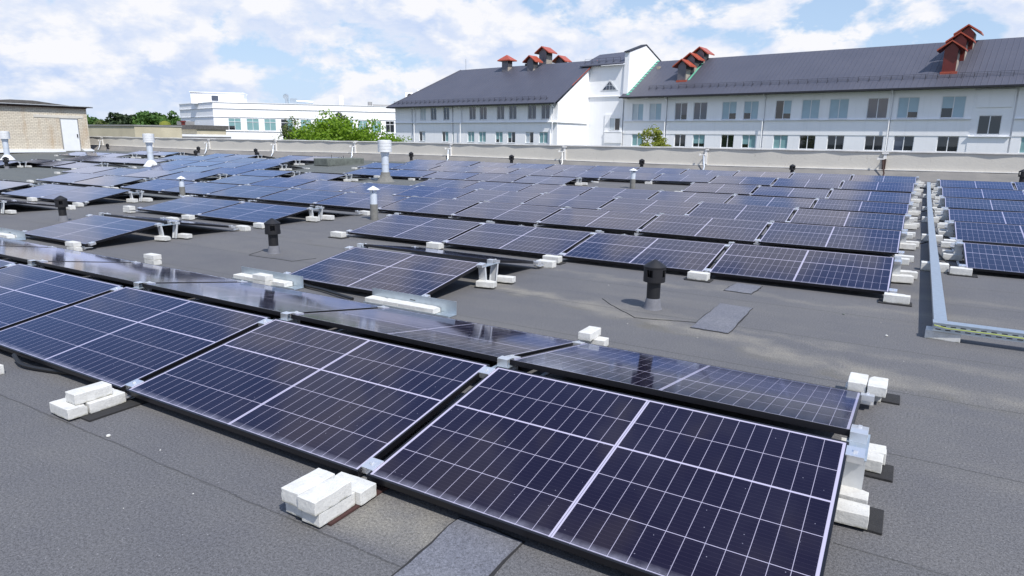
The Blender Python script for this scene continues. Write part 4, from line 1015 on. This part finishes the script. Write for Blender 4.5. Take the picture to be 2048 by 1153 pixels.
a = MB(); a.prism([(UL1 - .25, VL + .25, 6.1), (UL1 - .25, vr_, 11.85), (UL1 - .25, VL + 17, 6.1)], (.249, 0, 0)); P_(lw, 'gable_wall', a, 'white')
P_(lw, 'gutter', MB().box((E0, VA - .13, 6.0), (E1, VA - .002, 6.14)), 'darktrim')
a = MB(); a.hexa([(E1 + .002, VL + 3., lz(VL + 3.) - .09), (E1 + .05, VL + 3., lz(VL + 3.) - .09), (E1 + .05, vr_, zr_ - .12), (E1 + .002, vr_, zr_ - .12), (E1 + .002, VL + 3., lz(VL + 3.)), (E1 + .05, VL + 3., lz(VL + 3.)), (E1 + .05, vr_, zr_ + .0), (E1 + .002, vr_, zr_ + .0)]); P_(lw, 'red_verge', a, 'redroof')
P_(lw, 'hip_cap', MB().tube([(E0, VA, 6.16), (-75.9, vr_, zr_ + .03)], .05), 'chim', lrf)
a = MB(); sg = [(UL0 + .4, -77.9), (-77.6, -69.3), (-69.0, UL1 - .9)]
for s0, s1 in sg: a.box((s0, VL, 2.5), (s1, VL + .249, 3.68))
P_(lw, 'spandrel_band', a, 'white')
P_(lw, 'ledge', MB().box((UL0 - .05, VL - .2, 3.7), (UL1 + .06, VL + .248, 3.79)), 'whitetrim')
P_(lw, 'ledge', MB().box((UL1 + .001, VL + .249, 3.7), (UL1 + .18, VL + 7.2, 3.79)), 'whitetrim')
zu0, zu1, zl0, zl1 = 4.12, 5.95, 1.01, 2.53
ups = [(-80.06, -78.75), (-77.68, -76.4), (-74.88, -73.61), (-72.74, -71.44), (-69.44, -68.15), (-67.34, -65.97), (-64.01, -62.63), (-61.74, -60.38), (-58.37, -56.92), (-56.02, -54.59)]
lws = [(-80.38, -78.99), (-75.21, -73.86), (-72.98, -71.62), (-69.78, -68.44), (-67.52, -66.14), (-64.25, -62.89), (-61.96, -60.55), (-58.69, -57.29), (-56.3, -54.83)]
for (sa, sb) in sg:
    piers(lw, [(p_ * k_, q_ * k_) for p_, q_ in ups if sa < p_ * k_ < sb], sa, sb, 3.792, 6.0, 4.10, 5.96, VL + .0, VL + .249)
    piers(lw, [(p_ * k_, q_ * k_) for p_, q_ in lws if sa < p_ * k_ < sb], sa, sb, -1., 2.499, 1.0, 2.49, VL + .02, VL + .249)
for i, (u0, u1) in enumerate(ups): window(lw, u0 * k_, u1 * k_, 4.137, 5.955, VL + .10, 'pp' if i == 0 else 'kk')
for i, (u0, u1) in enumerate(lws): window(lw, u0 * k_, u1 * k_, 1.037, 2.485, VL + .10, ['dp', 'dt', 'tt', 'tt', 'tt', 'Tt', 'TD', 'pd', 'tt'][i])
for u in (-81.2 * k_, -71.0 * k_, -53.9 * k_):
    a = MB(); a.tube([(u, VL - .7, 6.0), (u + .05, VL - .1, 5.6), (u + .05, VL - .1, 3.95), (u, VL - .3, 3.6), (u, VL - .3, -7.4)], .065, 8); P_(lw, 'downpipe', a, 'whitetrim', smooth=True)
guard(lw, lrf, UL0 + .2, UL1 - .8, VL - .1, lz, .98, .42)
chimney(lw, lrf, -66.2, -65.1, 79.2, 80.3, 12.85, 'chim', hip=True, zf=lz)
chimney(lw, lrf, -61.2, -60.15, 78.9, 80.1, 12.45, 'chim', zf=lz)
lz2 = lambda v: lz(v) if v < vr_ else zr_ - (v - vr_) * .62
chimney(lw, lrf, -60.9, -59.6, 81.3, 82.8, 13.9, 'chim', zf=lz2)
chimney(lw, lrf, -59.9, -58.7, 84.2, 85.4, 12.9, 'chim', zf=lz2)
P_(lw, 'roof_stub', MB().box((-62.8, vr_ - .2, zr_ - .2), (-62.4, vr_ + .2, zr_ + .22)), 'darktrim', lrf)
P_(lw, 'lightning_rod', MB().bar((-74.8, vr_, zr_), (-74.8, vr_, zr_ + 1.6), .02), 'darktrim', lrf)
for i in range(5):
    q = .28 + i * .13; u = E0 + (-75.9 - E0) * q - .55; v = VA + (vr_ - VA) * q + 1.5; z = 6.12 + (zr_ - 6.12) * q
    P_(lw, 'roof_dormer', MB().lathe([(.5, -.5), (.45, .12), (.25, .3), (0, .35)], 10, (u, v, z)), 'seam', lrf, True)

# ---- far white block on the left
TH2 = R(44.4); FP = Vector((-130.9 + .26, 91.52, 0)); FU = -28.18
fb = thing('office_block', 'white flat roofed building with stepped cornices, behind the green tree', 'building', (FP.x, FP.y, -7.5), (0, 0, TH2)); fb['_u'] = FU; fb['_v'] = 0
LU = 52
def FBP(name, mbx, m, par=None, smooth=False): return P_(fb, name, mbx, m, par, smooth)
xA = FU; sd = Vector((-149.5, 96.25, 0)) - FP
cA, sA = math.cos(-TH2), math.sin(-TH2); su, sv_ = sd.x * cA - sd.y * sA, sd.x * sA + sd.y * cA   # far left corner in local frame
def slab(z0, z1, g_=0.):
    a = MB(); n = Vector((-sv_, su)).normalized() * -1
    L = [(xA + g_ * -.4, -g_), (FU + LU, -g_), (FU + LU, 26), (FU + su, sv_ + 14), (FU + su - g_, sv_ - g_ * .2)]
    a.prism([(x, y, z0) for x, y in L], (0, 0, z1 - z0)); return a
FBP('wall', slab(-7.5, 8.38), 'white')
for z0, z1_, g_ in ((8.381, 8.5, .12), (7.15, 7.25, .16), (5.37, 5.46, .14), (2.40, 2.5, .16)): FBP('cornice', slab(z0, z1_, g_), 'whitetrim')
for i, (u0, u1, s) in enumerate([(-25.2, -22.68, 'Tt'), (-21.51, -18.99, 'tt'), (-17.87, -15.45, 'tt'), (-14.39, -11.83, 'dt'), (-10.23, -8.0, 'tt'), (-6.6, -4.3, 'tt'), (-3.3, -1.2, 'tt'), (-.6, 1.11, 'tt'), (2.25, 4.28, 'tt'), (5.24, 7.33, 'tt'), (8.37, 10.3, 'dd'), (11.5, 13.5, 'tt')]):
    wn = window(fb, u0, u1, 2.66, 5.16, -.05, s)
    FBP('transom', MB().box((u0, -.1, 4.35), (u1, -.072, 4.45)), 'frame', wn)
n_ = Vector((su, sv_)).normalized(); nn = Vector((-n_.y, n_.x)); 
if nn.y > 0: nn = -nn
def sidept(t_, g_=.0): return (FU + n_.x * t_ + nn.x * g_, n_.y * t_ + nn.y * g_)
p0, p1 = sidept(11.5, .1), sidept(13.2, .1)
a = MB(); a.prism([(p0[0], p0[1], 2.8), (p1[0], p1[1], 2.8), (p1[0], p1[1], 4.4), (p0[0], p0[1], 4.4)], (-nn.x * .08, -nn.y * .08, 0)); FBP('window', a, 'frame')
a = MB(); a.box((FU - 5.5, 6.5, 8.3), (FU + 5.5, 12, 10.7)); FBP('penthouse', a, 'white'); FBP('penthouse_roof', MB().box((FU - 5.7, 6.3, 10.701), (FU + 5.7, 12.2, 10.85)), 'whitetrim')
FBP('penthouse_window', MB().box((FU - 1.2, 6.35, 9.0), (FU + .2, 6.49, 10.1)), 'paneblue')
a = MB(); a.bar((FU + 14.8, 6, 8.4), (FU + 14.8, 6, 10.3), .35, 12); a.bar((FU + 14.6, 5.6, 10.2), (FU + 14.6, 6.9, 10.4), .6, 12); a.box((FU + 15.5, 5.7, 8.4), (FU + 17, 7, 9.9)); a.bar((FU + 17, 6, 9.3), (FU + 20.5, 6, 9.2), .3, 8); a.box((FU + 20, 5.7, 8.4), (FU + 20.5, 6.3, 9.2)); FBP('roof_ventilation', a, 'galv')
FBP('roof_flue', MB().box((FU + 26.5, 3, 8.4), (FU + 27.3, 4, 10.6)), 'whitetrim')
a = MB(); a.bar((FU + 33.3, 4, 8.4), (FU + 33.3, 4, 9.5), .5, 10); a.box((FU + 34, 3, 8.4), (FU + 42, 5, 8.9)); FBP('roof_plant', a, 'lowgrey')
a = MB(); a.box((FU + 40.5, 4, 8.4), (FU + 45, 8, 10.2)); a.box((FU + 41.5, 4.5, 10.2), (FU + 43.3, 6, 11.9)); a.box((FU + 44.3, 5, 10.2), (FU + 45, 6, 12.6)); FBP('roof_unit', a, 'whitetrim')
for x in (41.5, 42.5, 43.5, 44.4): FBP('roof_unit_window', MB().box((FU + x - .25, 3.9, 9.0), (FU + x + .2, 3.99, 9.8)), 'panedark')
FBP('unit_fan', MB().bar((FU + 42.5, 4.4, 11.1), (FU + 42.5, 4.48, 11.1), .55, 12), 'darktrim')

# ---- low buildings behind the parapet at the left
o = thing('low_building', 'low cream rendered building behind the parapet, right of the brick hut', 'building', (-113, 60, -7.5))
link('wall', MB().box((-20, 0, 0), (6.5, 8, 10.25)).mesh('lb', 'cream'), o); link('roof_edge', MB().box((-20.1, -.15, 10.26), (6.6, 8.1, 10.45)).mesh('lbe', 'lowgrey'), o)
o = thing('low_building', 'long low grey flat roofed building with white band, left of white block', 'building', (-113, 72, -7.5))
link('wall', MB().box((-30, 0, 0), (.5, 10, 8.7)).mesh('lc', 'lowgrey'), o); link('fascia', MB().box((-30, -.3, 8.701), (.6, 10.2, 9.1)).mesh('lcf', 'whitetrim'), o)
link('upper_wall', MB().box((-30, 3, 9.101), (.5, 9, 10.0)).mesh('lcu', 'cream'), o); link('roof', MB().box((-30.2, 2.6, 10.001), (.7, 9.5, 10.75)).mesh('lcr', 'hroof'), o)
q = MB()
for i in range(24): q.box((-12.6 + i * .53, -.12, 8.15), (-12.2 + i * .53, -.003, 8.6))
link('window_strip', q.mesh('lws', 'panedark'), o)
link('roof_flue', MB().lathe([(.35, 0), (.35, .9), (.5, .9), (.5, 1.2)], 10).mesh('lfl', 'redwall'), o, (-5., 4, 10.75 - .4))
link('skylight', MB().lathe([(1.1, 0), (.9, .5), (.3, .8)], 10).mesh('lsk', 'leafy'), o, (-11.5, 4.5, 10.75))
link('roof_box', MB().box((-8.5, 5, 10.75), (-6, 7, 11.5)).mesh('lbx', 'lowgrey'), o)

# ------------------------------------------------------------------ trees
def crown_mesh(name, m, rx, rz, nclump, nleaf, leaf, seed, cone=False, spread=.28):
    rg = np.random.default_rng(seed); C = []
    for i in range(nclump):
        while True:
            p_ = rg.uniform(-1, 1, 3)
            if np.linalg.norm(p_) <= 1: break
        p_ = p_ / max(.3, np.linalg.norm(p_)) * rg.uniform(.45, 1.0) if rg.random() < .75 else p_
        if cone: p_[:2] *= (1 - (p_[2] + 1) / 2) * 1.1 + .06
        else: p_[2] = p_[2] * (1 if p_[2] > 0 else .75)
        C.append(p_ * [rx, rx, rz])
    V = []; n = nclump * nleaf
    C = np.array(C); cs = rg.uniform(.6, 1.3, nclump) * spread * min(rx, rz)
    ci = np.repeat(np.arange(nclump), nleaf)
    d = rg.normal(size=(n, 3)); d /= np.linalg.norm(d, axis=1)[:, None]
    pos = C[ci] + d * (cs[ci] * rg.uniform(.5, 1.05, n))[:, None] * [1, 1, .75]
    nr = d + rg.normal(size=(n, 3)) * .6; nr /= np.linalg.norm(nr, axis=1)[:, None]
    t1 = np.cross(nr, rg.normal(size=(n, 3))); t1 /= np.linalg.norm(t1, axis=1)[:, None]; t2 = np.cross(nr, t1)
    s = (leaf * rg.uniform(.6, 1.3, n))[:, None]
    vv = np.stack([pos - t1 * s, pos + t2 * s * .6, pos + t1 * s, pos - t2 * s * .6], 1).reshape(-1, 3)
    me = bpy.data.meshes.new(name); me.vertices.add(4 * n); me.vertices.foreach_set('co', vv.ravel())
    me.loops.add(4 * n); me.loops.foreach_set('vertex_index', np.arange(4 * n)); me.polygons.add(n)
    me.polygons.foreach_set('loop_start', np.arange(n) * 4); me.polygons.foreach_set('loop_total', np.full(n, 4)); me.update(calc_edges=True)
    me.materials.append(M[m]); return me, C
def tree(x, y, zc_, rx, rz, m, label, seed, nc=60, nl=90, leaf=.11, cone=False, group=None, name='tree', gz=-7.5, sp=.28):
    t = thing(name, label, 'tree', (x, y, gz), (0, 0, seed), group)
    me, C = crown_mesh('crown', m, rx, rz, nc, nl, leaf, seed, cone, sp)
    link('crown', me, t, (0, 0, zc_ - gz))
    a = MB(); h = zc_ - gz; r = rx * .055 + .05
    P = [(0, 0, 0), (.1, .05, h * .4), (0, .1, h * .75), (.05, 0, h + rz * .3)]
    for i in range(3): 
        n = len(a.v); A, B = Vector(P[i]), Vector(P[i + 1]); ra, rb = r * (1 - i * .27), r * (1 - (i + 1) * .27)
        for Q, rr_ in ((A, ra), (B, rb)):
            for k in range(8): a.v.append((Q.x + rr_ * math.cos(k * math.pi / 4), Q.y + rr_ * math.sin(k * math.pi / 4), Q.z))
        a.f += [(n + k, n + (k + 1) % 8, n + 8 + (k + 1) % 8, n + 8 + k) for k in range(8)]
    for c in C[::max(1, len(C) // 14)]: a.bar((0, .05, h * .72), (c[0] * .9, c[1] * .9, h + c[2] * .9), r * .28, 5)
    link('trunk', a.mesh('trunk', 'trunk', True), t)
    return t
tree(-42.6, 40.8, -.5, 5.2, 3.9, 'leaf', 'broad bright green tree rising above the parapet before the left wing', 1, 220, 150, .13)
tree(-38.9, 43.4, -1.1, 2.2, 2.7, 'leaf', 'small bright green treetop right of the broad tree, by the left wing', 2, 46, 90, .10, sp=.32)
tree(-46.6, 39.4, -1.5, 1.9, 4.5, 'leafd', 'narrow olive tree at the left shoulder of the bright green tree', 3, 130, 90, .11, sp=.36)
tree(-50.8, 38.6, -3.0, 3.0, 4.1, 'leafd', 'low olive shrubs just above the parapet left of the green tree', 4, 90, 60, .10, sp=.24)
tree(-53.0, 51.2, -1.7, 1.6, 5.4, 'leafd', 'dark olive tree with pointed top behind the bright green tree', 5, 120, 90, .12, sp=.4)
tree(-53.5, 51.6, -.9, 1.1, 5.4, 'leafc', 'slim dark conifer tip above the bright green tree', 6, 110, 90, .11, True, sp=.36)
tree(-19.9, 56.6, -.9, 1.7, 3.8, 'leafy', 'yellow green treetop above the parapet before the right wing', 7, 80, 110, .11, sp=.34)
tree(-17.7, 57.3, -2.1, 1.0, 3.2, 'leafy', 'small yellow green treetop to the right of the bigger one, right wing', 8, 20, 60, .10, sp=.42)
wood = [(-230.6, 117.9, 'leafw', 7.5), (-221, 113, 'leafw', 6.6), (-212, 110, 'leafd', 5.8), (-209.8, 116.4, 'leafc', 8.7), (-212, 120, 'leafc', 9.6), (-209, 122.4, 'leafw', 8.6), (-203, 121, 'leafw', 9.2), (-204.7, 126.2, 'leafc', 8.2), (-199, 125, 'leafw', 8.6), (-206, 133, 'leaf', 8.0), (-200, 130.5, 'leafw', 7.4), (-197.4, 133, 'leafd', 7.0), (-216.7, 147.6, 'leafc', 8.4), (-226, 123.5, 'leafd', 7.0), (-192, 131, 'leafw', 6.4), (-188, 136, 'leafd', 7.2), (-240, 118, 'leafw', 7.4)]
for i, (x, y, m, top) in enumerate(wood):
    top -= .9; h = top + 1.0; cone = m == 'leafc' and i > 10
    tree(x, y, (top - 6) / 2 + 0.0, 5.0 if not cone else 3.0, (top + 6.5) / 2, m, '%s tree from the left in the far wood behind the low buildings' % (ORD[i + 1] if i + 1 < len(ORD) else ['fifteenth', 'sixteenth', 'seventeenth'][i - 14]), 30 + i, 120, 70, .5, cone, 'trees of the far wood', sp=.3)
